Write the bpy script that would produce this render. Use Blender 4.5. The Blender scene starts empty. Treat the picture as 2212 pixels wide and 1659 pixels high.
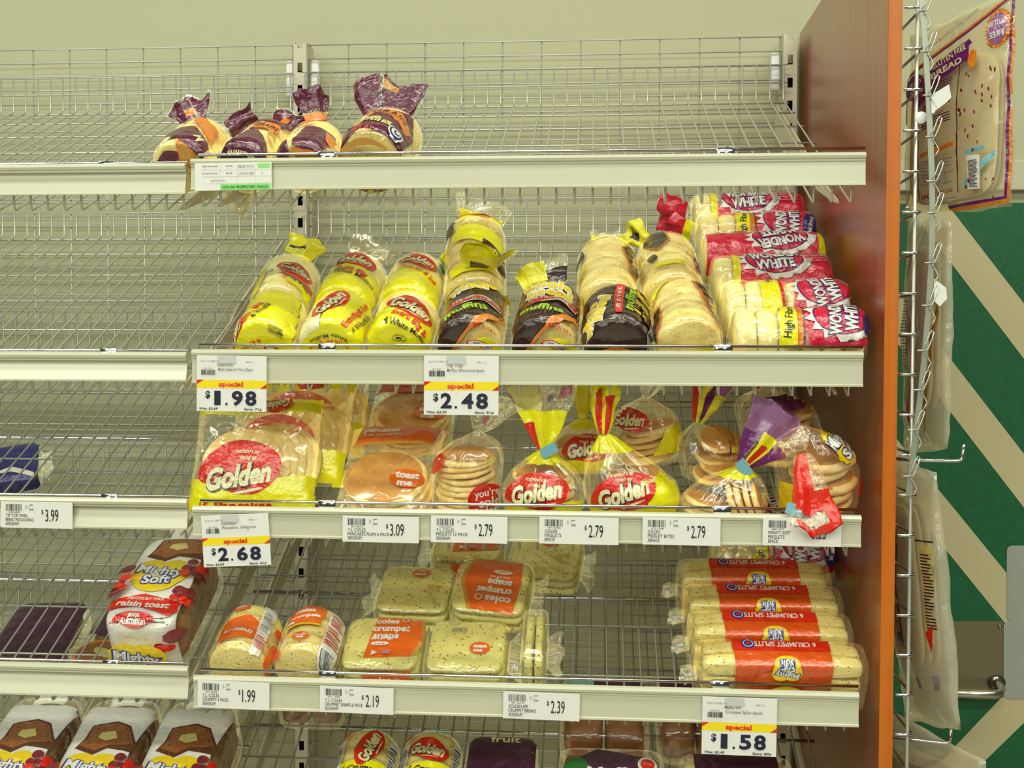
import bpy, bmesh, math, random
from mathutils import Vector as V, Matrix as M, noise
from mathutils.bvhtree import BVHTree
random.seed(7)
PI = math.pi
R_ = math.radians
SC = bpy.context.scene
COL = SC.collection

# ------------------------------------------------------------------ camera
R_ = math.radians
EYE = 1.45                                    # camera height above the shop floor
cam = bpy.data.cameras.new('camera')
cam.sensor_width = 36.0
cam.lens = 36.0 * 2376.1 / 2212.0
cam.clip_start = 0.05
camo = bpy.data.objects.new('camera', cam)
COL.objects.link(camo)
camo.location = (0.5577, -2.0631, EYE)
YAW, PITCH, ROLL = 0.075, 0.0298, 0.0034
cw = V((-math.sin(YAW) * math.cos(PITCH), math.cos(YAW) * math.cos(PITCH), -math.sin(PITCH)))
cr0 = V((math.cos(YAW), math.sin(YAW), 0))
cu0 = cr0.cross(cw)
cr = cr0 * math.cos(ROLL) + cu0 * math.sin(ROLL)
cu = cu0 * math.cos(ROLL) - cr0 * math.sin(ROLL)
camo.rotation_euler = M((cr, cu, -cw)).transposed().to_euler()
SC.camera = camo

# ------------------------------------------------------------------ light
world = bpy.data.worlds.new('shop_air')
SC.world = world
world.use_nodes = True
wb = world.node_tree.nodes['Background']
wb.inputs[0].default_value = (0.98, 1.0, 0.82, 1)
wb.inputs[1].default_value = 0.065


def area(name, loc, size, power, rot=(0, 0, 0), col=(0.98, 1.0, 0.83)):
    l = bpy.data.lights.new(name, 'AREA')
    l.shape = 'RECTANGLE'
    l.size, l.size_y = size
    l.energy = power
    l.color = col
    o = bpy.data.objects.new(name, l)
    o.location = loc
    o.rotation_euler = rot
    COL.objects.link(o)
    return o


# rows of ceiling fluorescents over the aisle
for i, x in enumerate((-1.6, 0.2, 2.0)):
    area('ceiling_tube', (x, -1.05, 3.15), (1.5, 0.28), 17)
for i, x in enumerate((-1.6, 0.2, 2.0)):
    area('ceiling_tube', (x, -3.0, 3.15), (1.5, 0.30), 34)
    area('ceiling_tube', (x, -5.0, 3.15), (1.5, 0.30), 34)
# the next rows further down the shop
for x in (-6.2, -4.3, 2.3):
    area('ceiling_tube', (x, -9.6, 3.15), (1.4, 0.3), 60, (R_(22), 0, 0))
SC.view_settings.view_transform = 'Standard'
SC.view_settings.look = 'None'
SC.view_settings.gamma = 1.0
SC.view_settings.use_curve_mapping = False
SC.view_settings.exposure = 0.0
SC.cycles.transparent_max_bounces = 24
SC.cycles.max_bounces = 8

# ------------------------------------------------------------------ materials
MATS = {}


def srgb(r, g, b):
    f = lambda c: (c / 255 / 12.92) if c <= 10 else ((c / 255 + 0.055) / 1.055) ** 2.4
    return (f(r), f(g), f(b), 1)


def mat(name, rgb=(200, 200, 200), rough=0.5, metal=0.0, spec=0.5, coat=0.0, bump=None, vary=None, speck=None,
        wood=None):
    """Procedural principled material.  bump=(scale, strength); vary=(scale, rgb2, amount); speck=(scale, rgb, size)"""
    if name in MATS:
        return MATS[name]
    m = bpy.data.materials.new(name)
    m.use_nodes = True
    nt = m.node_tree
    b = nt.nodes['Principled BSDF']
    b.inputs['Base Color'].default_value = srgb(*rgb)
    b.inputs['Roughness'].default_value = rough
    b.inputs['Metallic'].default_value = metal
    b.inputs['Specular IOR Level'].default_value = spec
    b.inputs['Coat Weight'].default_value = coat
    b.inputs['Coat Roughness'].default_value = 0.24 if 'rail' in name or 'laminate' in name or 'print_' in name else 0.12
    N = nt.nodes.new
    L = nt.links.new
    tc = N('ShaderNodeTexCoord')
    colr = None
    if vary:
        n = N('ShaderNodeTexNoise')
        n.inputs['Scale'].default_value = vary[0]
        n.inputs['Detail'].default_value = 4
        L(tc.outputs['Object'], n.inputs['Vector'])
        rp = N('ShaderNodeValToRGB')
        rp.color_ramp.elements[0].position = 0.5 - vary[2]
        rp.color_ramp.elements[1].position = 0.5 + vary[2]
        rp.color_ramp.elements[0].color = srgb(*rgb)
        rp.color_ramp.elements[1].color = srgb(*vary[1])
        L(n.outputs['Fac'], rp.inputs['Fac'])
        colr = rp.outputs['Color']
    if wood:
        mp = N('ShaderNodeMapping')
        mp.inputs['Scale'].default_value = wood[0]
        L(tc.outputs['Object'], mp.inputs['Vector'])
        n = N('ShaderNodeTexNoise')
        n.inputs['Scale'].default_value = 1
        n.inputs['Detail'].default_value = 6
        n.inputs['Distortion'].default_value = 0.4
        L(mp.outputs['Vector'], n.inputs['Vector'])
        rp = N('ShaderNodeValToRGB')
        rp.color_ramp.elements[0].position = 0.3
        rp.color_ramp.elements[1].position = 0.72
        rp.color_ramp.elements[0].color = srgb(*rgb)
        rp.color_ramp.elements[1].color = srgb(*wood[1])
        L(n.outputs['Fac'], rp.inputs['Fac'])
        colr = rp.outputs['Color']
    if speck:
        v = N('ShaderNodeTexVoronoi')
        v.inputs['Scale'].default_value = speck[0]
        L(tc.outputs['Object'], v.inputs['Vector'])
        lt = N('ShaderNodeMath')
        lt.operation = 'LESS_THAN'
        lt.inputs[1].default_value = speck[2]
        L(v.outputs['Distance'], lt.inputs[0])
        n2 = N('ShaderNodeTexNoise')
        n2.inputs['Scale'].default_value = speck[0] * 0.4
        L(tc.outputs['Object'], n2.inputs['Vector'])
        g2 = N('ShaderNodeMath')
        g2.operation = 'GREATER_THAN'
        g2.inputs[1].default_value = 0.47
        L(n2.outputs['Fac'], g2.inputs[0])
        mu = N('ShaderNodeMath')
        mu.operation = 'MULTIPLY'
        L(lt.outputs[0], mu.inputs[0])
        L(g2.outputs[0], mu.inputs[1])
        mx = N('ShaderNodeMixRGB')
        mx.inputs[1].default_value = srgb(*rgb)
        mx.inputs[2].default_value = srgb(*speck[1])
        L(mu.outputs[0], mx.inputs[0])
        if colr is not None:
            L(colr, mx.inputs[1])
        colr = mx.outputs[0]
    if colr is not None:
        L(colr, b.inputs['Base Color'])
    if bump:
        n = N('ShaderNodeTexNoise')
        n.inputs['Scale'].default_value = bump[0]
        n.inputs['Detail'].default_value = 3
        L(tc.outputs['Object'], n.inputs['Vector'])
        bp = N('ShaderNodeBump')
        bp.inputs['Strength'].default_value = bump[1]
        bp.inputs['Distance'].default_value = 0.006 if coat == 0.9 else 0.004
        L(n.outputs['Fac'], bp.inputs['Height'])
        L(bp.outputs['Normal'], b.inputs['Normal'])
        if coat:
            L(bp.outputs['Normal'], b.inputs['Coat Normal'])
    MATS[name] = m
    return m


def film(name, tint=(255, 255, 250), haze=0.03, gloss=2.2, bump=1.0, scale=30):
    """clear crinkled polythene: transparent, with a glossy sheen and a trace of milky haze"""
    if name in MATS:
        return MATS[name]
    m = bpy.data.materials.new(name)
    m.use_nodes = True
    nt = m.node_tree
    nt.nodes.clear()
    N = nt.nodes.new
    L = nt.links.new
    out = N('ShaderNodeOutputMaterial')
    tr = N('ShaderNodeBsdfTransparent')
    tr.inputs[0].default_value = srgb(*tint)
    gl = N('ShaderNodeBsdfGlossy')
    gl.inputs['Roughness'].default_value = 0.17
    df = N('ShaderNodeBsdfDiffuse')
    df.inputs[0].default_value = srgb(225, 222, 205)
    tc = N('ShaderNodeTexCoord')
    n = N('ShaderNodeTexNoise')
    n.inputs['Scale'].default_value = scale
    n.noise_type = 'RIDGED_MULTIFRACTAL'
    n.inputs['Detail'].default_value = 2
    n.inputs['Distortion'].default_value = 0.8
    L(tc.outputs['Object'], n.inputs['Vector'])
    bp = N('ShaderNodeBump')
    bp.inputs['Strength'].default_value = bump
    bp.inputs['Distance'].default_value = 0.009
    L(n.outputs['Fac'], bp.inputs['Height'])
    L(bp.outputs['Normal'], gl.inputs['Normal'])
    fr = N('ShaderNodeFresnel')
    fr.inputs[0].default_value = 1.5
    L(bp.outputs['Normal'], fr.inputs['Normal'])
    mu = N('ShaderNodeMath')
    mu.operation = 'MULTIPLY'
    mu.inputs[1].default_value = gloss
    mu.use_clamp = True
    L(fr.outputs[0], mu.inputs[0])
    mn = N('ShaderNodeMath')
    mn.operation = 'MINIMUM'
    mn.inputs[1].default_value = 0.42
    L(mu.outputs[0], mn.inputs[0])
    m1 = N('ShaderNodeMixShader')
    m1.inputs[0].default_value = haze
    L(tr.outputs[0], m1.inputs[1])
    L(df.outputs[0], m1.inputs[2])
    m2 = N('ShaderNodeAddShader')
    L(mn.outputs[0], gl.inputs['Color'])
    L(m1.outputs[0], m2.inputs[0])
    L(gl.outputs[0], m2.inputs[1])
    L(m2.outputs[0], out.inputs[0])
    MATS[name] = m
    return m


def ink(name, rgb, rough=0.3):
    return mat('print_' + name, rgb, rough=rough, spec=0.5, coat=0.9, bump=(40, 1.0))


INK = {}
for k, c in dict(yellow=(246, 240, 2), gold=(244, 212, 16), red=(222, 32, 12), brown=(52, 28, 22), orange=(236, 102, 16),
                 dorange=(222, 84, 18), maroon=(92, 16, 52), pink=(216, 16, 60), navy=(38, 36, 112), white=(235, 235, 228),
                 cream=(238, 232, 180), purple=(110, 22, 110), lilac=(150, 100, 150), blue=(30, 50, 170), green=(20, 110, 40), black=(22, 22, 26),
                 amber=(226, 130, 26), tan=(205, 150, 60), redlip=(232, 40, 14), grape=(128, 20, 38), toast=(150, 88, 36),
                 crust=(92, 46, 20), butter=(226, 214, 130), face=(226, 180, 70), sky=(120, 190, 205), rose=(214, 130, 150),
                 grey=(150, 150, 146), lime=(160, 200, 30), plum=(70, 20, 60), wine=(120, 20, 40)).items():
    INK[k] = ink(k, c)
FILM = film('clear_film')
FILMY = film('yellow_tint_film', tint=(245, 235, 120), haze=0.05)
FILMH = film('hazy_film', tint=(235, 230, 215), haze=0.16)
FILMT = film('thin_tail_film', haze=0.07, bump=0.9, scale=80)
WIRE = mat('zinc_wire', (205, 207, 198), rough=0.38, metal=0.55, spec=0.7)
WIRED = mat('zinc_wire_dull', (180, 182, 172), rough=0.42, metal=0.55)
CHROME = mat('chrome', (210, 210, 212), rough=0.14, metal=1.0)
ENAMEL = mat('cream_enamel', (207, 201, 176), rough=0.35, spec=0.5, bump=(900, 0.05))
RAIL = mat('cream_plastic_rail', (205, 205, 179), rough=0.34, spec=0.5, coat=1.0)
RAILW = mat('worn_cream_lip', (205, 199, 165), rough=0.4, vary=(60, (196, 190, 156), 0.1))
BLACK = mat('slot_shade_black', (12, 12, 14), rough=0.8)
WHITEP = mat('white_plastic', (240, 240, 240), rough=0.3)
PAPER = mat('ticket_paper', (236, 236, 232), rough=0.6)
MUFFIN = mat('muffin_crumb', (234, 224, 156), rough=0.75, vary=(30, (218, 200, 118), 0.14), bump=(120, 0.4), speck=(220, (190, 150, 80), 0.16))
MUFFINB = mat('wholemeal_crumb', (230, 214, 142), rough=0.75, vary=(35, (212, 188, 106), 0.14), bump=(120, 0.4), speck=(240, (150, 108, 50), 0.2))
MUFFINW = mat('white_muffin_crumb', (238, 230, 170), rough=0.75, vary=(28, (226, 210, 136), 0.12), bump=(120, 0.3))
CRUMPET = mat('crumpet_crumb', (226, 214, 138), rough=0.8, bump=(160, 0.6), vary=(26, (216, 192, 118), 0.15), speck=(170, (146, 118, 56), 0.22))
SNAP = mat('crumpet_snap_crumb', (212, 204, 130), rough=0.8, bump=(170, 0.6), vary=(22, (198, 188, 108), 0.15), speck=(150, (140, 116, 54), 0.25))
PIKELET = mat('pikelet_edge', (244, 222, 158), rough=0.75, vary=(60, (228, 196, 120), 0.15), bump=(120, 0.4))
PIKETOP = mat('pikelet_top', (212, 156, 74), rough=0.6, vary=(40, (184, 124, 48), 0.22), bump=(90, 0.3))
LOAFB = mat('raisin_bread', (140, 92, 40), rough=0.8, vary=(30, (110, 64, 26), 0.2), speck=(110, (60, 24, 14), 0.26), bump=(90, 0.5))
FLAT = mat('flat_bread', (230, 220, 184), rough=0.8, vary=(24, (214, 198, 154), 0.2), speck=(60, (150, 90, 70), 0.1))


# ------------------------------------------------------------------ object helpers
def tag(o, label, cat, group=None, kind=None):
    if label:
        o['label'] = label
    if cat:
        o['category'] = cat
    if group:
        o['group'] = group
    if kind:
        o['kind'] = kind
    return o


def obj(name, bm, mats, parent=None, smooth=True, mtx=None):
    me = bpy.data.meshes.new(name)
    bm.normal_update()
    bm.to_mesh(me)
    bm.free()
    for m in (mats if isinstance(mats, (list, tuple)) else [mats]):
        me.materials.append(m)
    if smooth:
        for p in me.polygons:
            p.use_smooth = True
    o = bpy.data.objects.new(name, me)
    COL.objects.link(o)
    if parent is not None:
        o.parent = parent
    if mtx is not None:
        o.matrix_world = mtx
    return o


def thing(name, label, cat, mtx=None, group=None):
    o = bpy.data.objects.new(name, None)
    o.empty_display_size = 0.03
    COL.objects.link(o)
    if mtx is not None:
        o.matrix_world = mtx
    return tag(o, label, cat, group)


def copy_tree(o, parent=None):
    c = o.copy()
    COL.objects.link(c)
    if parent is not None:
        c.parent = parent
    for ch in list(o.children):
        copy_tree(ch, c)
    return c


def again(src, mtx, label, group=None):
    c = copy_tree(src)
    c.matrix_world = mtx
    c['label'] = label
    if group:
        c['group'] = group
    return c


def box(bm, x0, x1, y0, y1, z0, z1, bev=0.0, seg=2, mi=0):
    r = bmesh.ops.create_cube(bm, size=1.0)
    vs = r['verts']
    for v in vs:
        v.co = V(((x0 + x1) / 2 + v.co.x * (x1 - x0), (y0 + y1) / 2 + v.co.y * (y1 - y0), (z0 + z1) / 2 + v.co.z * (z1 - z0)))
    fs = list({f for v in vs for f in v.link_faces})
    for f in fs:
        f.material_index = mi
    if bev > 0:
        es = list({e for f in fs for e in f.edges})
        bmesh.ops.bevel(bm, geom=es, offset=bev, segments=seg, affect='EDGES', profile=0.5)
    return vs


def wire(bm, pts, r, seg=6, mi=0):
    pts = [V(p) for p in pts]
    n = len(pts)
    tan = []
    for i in range(n):
        a = pts[max(i - 1, 0)]
        b = pts[min(i + 1, n - 1)]
        t = (b - a)
        tan.append(t.normalized() if t.length > 1e-9 else V((0, 0, 1)))
    ref = V((1, 0, 0)) if abs(tan[0].x) < 0.9 else V((0, 0, 1))
    rings = []
    for i in range(n):
        t = tan[i]
        ref = (ref - t * ref.dot(t))
        if ref.length < 1e-6:
            ref = t.orthogonal()
        ref.normalize()
        bi = t.cross(ref)
        k = 1.0
        if 0 < i < n - 1:
            d = (pts[i] - pts[i - 1]).normalized().dot(t)
            k = 1 / max(d, 0.6)
        rings.append([bm.verts.new(pts[i] + (ref * math.cos(2 * PI * j / seg) + bi * math.sin(2 * PI * j / seg)) * r * (1 if k < 1.01 else 1.0)) for j in range(seg)])
    for i in range(n - 1):
        for j in range(seg):
            f = bm.faces.new((rings[i][j], rings[i][(j + 1) % seg], rings[i + 1][(j + 1) % seg], rings[i + 1][j]))
            f.material_index = mi
    bm.faces.new(rings[0][::-1])
    bm.faces.new(rings[-1])


def lathe(bm, prof, seg=32, axis='Z', c=(0, 0, 0), sq=(1, 1), fn=None, mi=0):
    """revolve (radius, height) pairs; fn(vec) may displace each point"""
    c = V(c)
    rings = []
    for (r, h) in prof:
        if r < 1e-6:
            ps = [V((0, 0, h))]
        else:
            ps = [V((r * sq[0] * math.cos(2 * PI * j / seg), r * sq[1] * math.sin(2 * PI * j / seg), h)) for j in range(seg)]
        out = []
        for p in ps:
            if axis == 'Y':
                p = V((p.x, p.z, p.y))
            elif axis == 'X':
                p = V((p.z, p.x, p.y))
            p = p + c
            if fn:
                p = fn(p)
            out.append(bm.verts.new(p))
        rings.append(out)
    fl = axis == 'Y'
    for a, b in zip(rings, rings[1:]):
        for j in range(seg):
            k = (j + 1) % seg
            if len(a) == 1 and len(b) == 1:
                continue
            if len(a) == 1:
                q = (a[0], b[k], b[j])
                q = q[::-1]
            elif len(b) == 1:
                q = (a[j], a[k], b[0])
            else:
                q = (a[j], a[k], b[k], b[j])
            if len(a) == 1:
                q = (a[0], b[j], b[k])[::-1]
            f = bm.faces.new(q[::-1] if fl else q)
            f.material_index = mi
    return rings


def crinkle(amp, scale, seed=0.0):
    s = V((seed * 3.1, seed * 1.7, seed * 2.3))

    def fn(p):
        return p + noise.noise_vector(p * scale + s) * amp + noise.noise_vector(p * scale * 2.7 + s) * amp * 0.4
    return fn


# ------------------------------------------------------------------ printing (inks laid on a pack's own surface)
_tx = {}


def text2d(s, bold=0.0, shear=0.0):
    key = (s, bold, shear)
    if key in _tx:
        return _tx[key]
    cu_ = bpy.data.curves.new('lettering', 'FONT')
    cu_.body = s
    cu_.size = 1.0
    cu_.resolution_u = 3
    cu_.offset = bold
    cu_.shear = shear
    cu_.align_x = 'CENTER'
    cu_.fill_mode = 'FRONT'
    o = bpy.data.objects.new('lettering', cu_)
    COL.objects.link(o)
    dg = bpy.context.evaluated_depsgraph_get()
    me = o.evaluated_get(dg).to_mesh()
    vs = [(v.co.x, v.co.y - 0.35) for v in me.vertices]
    fs = [tuple(p.vertices) for p in me.polygons]
    o.evaluated_get(dg).to_mesh_clear()
    bpy.data.objects.remove(o)
    bpy.data.curves.remove(cu_)
    if vs:
        x0 = min(v[0] for v in vs)
        x1 = max(v[0] for v in vs)
        xm = (x0 + x1) / 2
        vs = [(x - xm, y) for x, y in vs]
        w = x1 - x0
    else:
        w = 1
    _tx[key] = (vs, fs, w)
    return _tx[key]


def shape2d(it):
    """-> verts (metres, pack print coordinates), faces, ink name.  Item coordinates are in millimetres."""
    k = it[0]
    if k == 't':        # ('t', string, x, y, cap height, rotation, ink, {bold, shear, w})
        _, s, x, y, h, rot, inkn = it[:7]
        o = it[7] if len(it) > 7 else {}
        vs, fs, w = text2d(s, o.get('bold', 0.012), o.get('shear', 0.0))
        sc = h / 0.70
        sx = sc
        if 'w' in o:
            sx = o['w'] / w
        arc = o.get('arc', 0.0)
        out = []
        c, sn = math.cos(R_(rot)), math.sin(R_(rot))
        for (a, b) in vs:
            a *= sx
            b *= sc
            b += arc * (1 - (2 * a / (sx * w)) ** 2) if arc else 0
            out.append((x + a * c - b * sn, y + a * sn + b * c))
        return out, fs, inkn
    if k == 'r':        # ('r', x0, y0, x1, y1, ink)
        _, x0, y0, x1, y1, inkn = it
        return [(x0, y0), (x1, y0), (x1, y1), (x0, y1)], [(0, 1, 2, 3)], inkn
    if k == 'e':        # ('e', x, y, rx, ry, rotation, ink)
        _, x, y, rx, ry, rot, inkn = it
        c, sn = math.cos(R_(rot)), math.sin(R_(rot))
        n = 28
        P = [(rx * math.cos(2 * PI * i / n), ry * math.sin(2 * PI * i / n)) for i in range(n)]
        return [(x + a * c - b * sn, y + a * sn + b * c) for a, b in P], [tuple(range(n))], inkn
    if k == 's':        # ('s', x, y, r outer, r inner, points, squash, ink) star burst
        _, x, y, r1, r2, n, sqz, inkn = it
        P = []
        for i in range(2 * n):
            r = r1 if i % 2 == 0 else r2
            P.append((x + r * math.cos(PI * i / n), y + r * sqz * math.sin(PI * i / n)))
        return P, [tuple(range(2 * n))], inkn
    if k == 'p':        # ('p', [(x, y)...], ink)
        return list(it[1]), [tuple(range(len(it[1])))], it[2]
    if k == 'multi':
        vs = []
        fs = []
        for P in it[1]:
            fs.append(tuple(range(len(vs), len(vs) + len(P))))
            vs += list(P)
        return vs, fs, it[2]
    if k == 'bars':     # ('bars', x0, y0, x1, y1, n, ink, vertical)
        _, x0, y0, x1, y1, n, inkn, vert = it
        vs = []
        fs = []
        rr = random.Random(int(x0 * 7 + y0 * 3 + n))
        if vert:
            st = (x1 - x0) / n
            for i in range(n):
                a = x0 + st * i
                w = st * rr.choice((0.3, 0.5, 0.75))
                fs.append(tuple(range(len(vs), len(vs) + 4)))
                vs += [(a, y0), (a + w, y0), (a + w, y1), (a, y1)]
        else:
            st = (y1 - y0) / n
            for i in range(n):
                a = y0 + st * i
                w = st * 0.45
                e = x1 - (x1 - x0) * rr.choice((0, 0.05, 0.12, 0.3))
                fs.append(tuple(range(len(vs), len(vs) + 4)))
                vs += [(x0, a), (e, a), (e, a + w), (x0, a + w)]
        return vs, fs, inkn
    raise ValueError(k)


def blob(cx, cy, w, h, rot=0, n=36):
    """the swelling heart-shaped logo ground"""
    P = []
    c, s = math.cos(R_(rot)), math.sin(R_(rot))
    for i in range(n):
        t = 2 * PI * i / n
        x = math.cos(t) * (1 + 0.10 * math.cos(2 * t + 0.6))
        y = math.sin(t) * (0.92 + 0.16 * math.cos(t - 0.5)) + 0.16 * math.cos(2 * t) * x
        x, y = x * w / 2, y * h / 2
        P.append((cx + x * c - y * s, cy + x * s + y * c))
    return P


def print_on(bvh, proj, items, parent, name='printed_label', grid=0.0045, off=0.0005, step=0.0003):
    bm = bmesh.new()
    mats = []
    for li, it in enumerate(items):
        vs, fs, inkn = shape2d(it)
        m = INK[inkn]
        if m not in mats:
            mats.append(m)
        mi = mats.index(m)
        b2 = bmesh.new()
        bv = [b2.verts.new((a * 0.001, b * 0.001, 0)) for a, b in vs]
        for f in fs:
            try:
                b2.faces.new([bv[i] for i in f])
            except ValueError:
                pass
        if bvh is not None:
            xs = [v.co.x for v in bv]
            ys = [v.co.y for v in bv]
            if max(xs) - min(xs) > grid or max(ys) - min(ys) > grid:
                bmesh.ops.triangulate(b2, faces=[f for f in b2.faces if len(f.verts) > 4])
                for ax, lo, hi in ((0, min(xs), max(xs)), (1, min(ys), max(ys))):
                    n0, n1 = math.ceil(lo / grid), math.floor(hi / grid)
                    nv = V((1, 0, 0)) if ax == 0 else V((0, 1, 0))
                    for q in range(n0, n1 + 1):
                        bmesh.ops.bisect_plane(b2, geom=b2.verts[:] + b2.edges[:] + b2.faces[:], dist=1e-6, plane_co=nv * (q * grid), plane_no=nv)
        idx = {}
        lay = off + step * li
        for v in b2.verts:
            if bvh is None:
                p = proj(v.co.x, v.co.y, lay)
            else:
                o, d = proj(v.co.x, v.co.y)
                h = bvh.ray_cast(o, d, 0.6)
                if h[0] is None:
                    continue
                nn = h[1]
                if nn.dot(d) > 0:
                    nn = -nn
                p = h[0] + nn * lay
            idx[v] = bm.verts.new(p)
        for f in b2.faces:
            if all(v in idx for v in f.verts) and (bvh is None or all((idx[a].co - idx[b].co).length < max(.018, 5 * (a.co - b.co).length) for a, b in zip(f.verts[:], f.verts[1:] + f.verts[:1]))):
                try:
                    nf = bm.faces.new([idx[v] for v in f.verts])
                    nf.material_index = mi
                except ValueError:
                    pass
        b2.free()
    return obj(name, bm, mats, parent)


def bvh_of(bm):
    bm.normal_update()
    return BVHTree.FromBMesh(bm)


def cyl_slope(R, roll=0.0):
    def f(p, q):
        th = p / R + roll
        if q < 0:           # round the front edge and down the end face
            return V((math.sin(th) * R * .93, -0.2, R + math.cos(th) * R * .93 + q)), V((0, 1, 0))
        o = V((math.sin(th) * 0.2, q + .007, R + math.cos(th) * 0.2))
        return o, (V((0, q + .007, R)) - o).normalized()
    return f


def cyl_view(R, kt, kf=.9, k=.55, off=-36):
    """print whose height is spread evenly down the end face and along the top of a sloping pack"""
    base = cyl_slope(R)

    def f(p, q):
        v = (q + .046) * k + off * .001
        return base(p, v / kf if v < 0 else v / kt)
    return f


def cyl_cross(R, roll=0.0):
    def f(p, q):
        th = -q / R + roll
        o = V((math.sin(th) * 0.2, p, R + math.cos(th) * 0.2))
        return o, (V((0, p, R)) - o).normalized()
    return f


def flat_top(p, q):
    return V((p, q, 0.3)), V((0, 0, -1))


def box_wrap(t):
    def f(p, q):
        if q >= 0:
            return V((p, q + 0.002, 0.3)), V((0, 0, -1))
        return V((p, -0.2, t + q - 0.002)), V((0, 1, 0))
    return f


def box_view(t, kt, kf, k, off):
    base = box_wrap(t)

    def f(p, q):
        v = (q + .096) * k + off * .001
        return base(p, v / kf if v < 0 else v / kt)
    return f


def front_view(el):
    """planar print seen from the front at an elevation of el degrees"""
    d = V((0, math.cos(R_(el)), -math.sin(R_(el))))
    up = V((0, math.sin(R_(el)), math.cos(R_(el))))

    def f(p, q):
        return V((p, 0, 0)) + up * q - d * 0.3, d
    return f


# ------------------------------------------------------------------ shelf geometry
YF, YB = -0.562, -0.022
SH = {1: (.202, .457), 2: (-.057, .219), 3: (-.272, .0), 4: (-.51, -.24), 5: (-.73, -.46)}       # deck front / back heights below the eye
TOP = {1: (.264, .220), 2: (.0015, -.0455), 3: (-.216, -.2585), 4: (-.4535, -.4995), 5: (-.675, -.72)}  # price rail top / bottom
LEFTDZ = {1: (-.006, -.005), 2: (-.004, .002), 3: (.0095, .009), 4: (.012, .0125), 5: (-.036, -.036)}
FY = -0.5786


DECKDZ = {1: -.004, 2: -.002, 3: .009, 4: .012, 5: -.036}     # the left bay hangs a little differently


def deck(k, left=False):
    zf, zb = (z + (DECKDZ[k] if left else 0) for z in SH[k])
    t = math.atan2(zb - zf, YB - YF)
    return M.Translation((0, YF, zf + EYE)) @ M.Rotation(t, 4, 'X')


def place(k, x, s, h=0.002, yaw=0.0, pitch=0.0, roll=0.0):
    """matrix of a pack standing on wire deck k: x along the bay, s up the slope, then turned by yaw / tipped by pitch"""
    return deck(k, x < -.04) @ M.Translation((x, s, h)) @ M.Rotation(R_(yaw), 4, 'Z') @ M.Rotation(R_(pitch), 4, 'X') @ M.Rotation(R_(roll), 4, 'Y')


def at_y(px, py, y):
    """point of the vertical plane Y = y that the measured sight line (px, py of the 2212 x 1659 frame) meets"""
    d = cw + cr * ((px - 1106) / 2376.1) - cu * ((py - 829.5) / 2376.1)
    c = camo.location
    return c + d * ((y - c.y) / d.y)


def struct(name, bm, m, smooth=False):
    return tag(obj(name, bm, m, smooth=smooth), None, None, None, 'structure')


# ------------------------------------------------------------------ the room
WALL = mat('cream_wall_paint', (195, 195, 163), rough=0.75, spec=0.25, bump=(500, 0.08))
GREEN = mat('green_door_paint', (18, 104, 62), rough=0.5, vary=(90, (14, 92, 52), 0.2))
STRIPE = mat('cream_stripe_paint', (206, 196, 154), rough=0.55)
TRIMM = mat('trim_paint', (206, 204, 178), rough=0.5)
STEEL = mat('brushed_steel', (140, 132, 104), rough=0.42, metal=0.7, bump=(300, 0.05))
STEELB = mat('polished_steel', (190, 186, 170), rough=0.22, metal=0.95)
KICK = mat('grey_plate', (168, 172, 164), rough=0.45)
FLOORM = mat('vinyl_floor', (170, 165, 145), rough=0.4)
WY = 0.06            # wall surface behind the shelves
bm = bmesh.new()
box(bm, -3.5, 4.5, WY, WY + 0.1, 0, 3.3)
struct('wall_back', bm, WALL)
bm = bmesh.new()
box(bm, -3.5, 4.5, -4.5, WY + 0.1, -0.05, 0)
struct('floor', bm, FLOORM)

# door with diagonal stripes at the right, its top rail and kick plates
dy = WY - 0.012
q0 = at_y(1900, 440, dy)
bm = bmesh.new()
box(bm, 1.02, 2.05, dy, WY, 0.02, q0.z)
door = struct('door_1', bm, GREEN)


def wall_poly(name, pts, y, th, m, parent=None, bev=0.0):
    bm = bmesh.new()
    ps = [at_y(a, b, y) for a, b in pts]
    f = bm.faces.new([bm.verts.new(p) for p in ps])
    bm.normal_update()
    if f.normal.y > 0:
        f.normal_flip()
    r = bmesh.ops.extrude_face_region(bm, geom=[f])
    for v in r['geom']:
        if isinstance(v, bmesh.types.BMVert):
            v.co.y += th
    bmesh.ops.recalc_face_normals(bm, faces=bm.faces[:])
    o = obj(name, bm, m, smooth=False)
    if parent:
        o.parent = parent
    return o


sl = 148 / 194.0

for pts in ([(1985, 363), (2063, 463), (2240, 692), (2240, 812), (2056, 570), (1960, 444)],
            [(1930, 617), (2070, 797), (2240, 1017), (2240, 1133), (2064, 904), (1930, 730)],
            [(1930, 940), (2058, 1095), (2240, 1318), (2240, 1432), (2064, 1213), (1930, 1052)],
            [(2058, 1618), (2166, 1504), (2260, 1405), (2260, 1515), (2128, 1643), (2015, 1755), (1930, 1755)]):
    wall_poly('stripe', pts, dy - 0.0006, 0.002, STRIPE, door)
bm = bmesh.new()
a, b = at_y(2040, 347, WY - .02), at_y(2212, 410, WY - .02)
box(bm, 1.0, 2.1, WY - 0.02, WY, b.z, a.z, 0.002)
struct('trim_1', bm, TRIMM)
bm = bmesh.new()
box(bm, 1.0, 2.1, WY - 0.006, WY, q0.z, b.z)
struct('trim_shade', bm, mat('shadow_gap_rail', (176, 174, 140), rough=0.6))  # darker paint on an added strip stands in for the shade above the door


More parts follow.
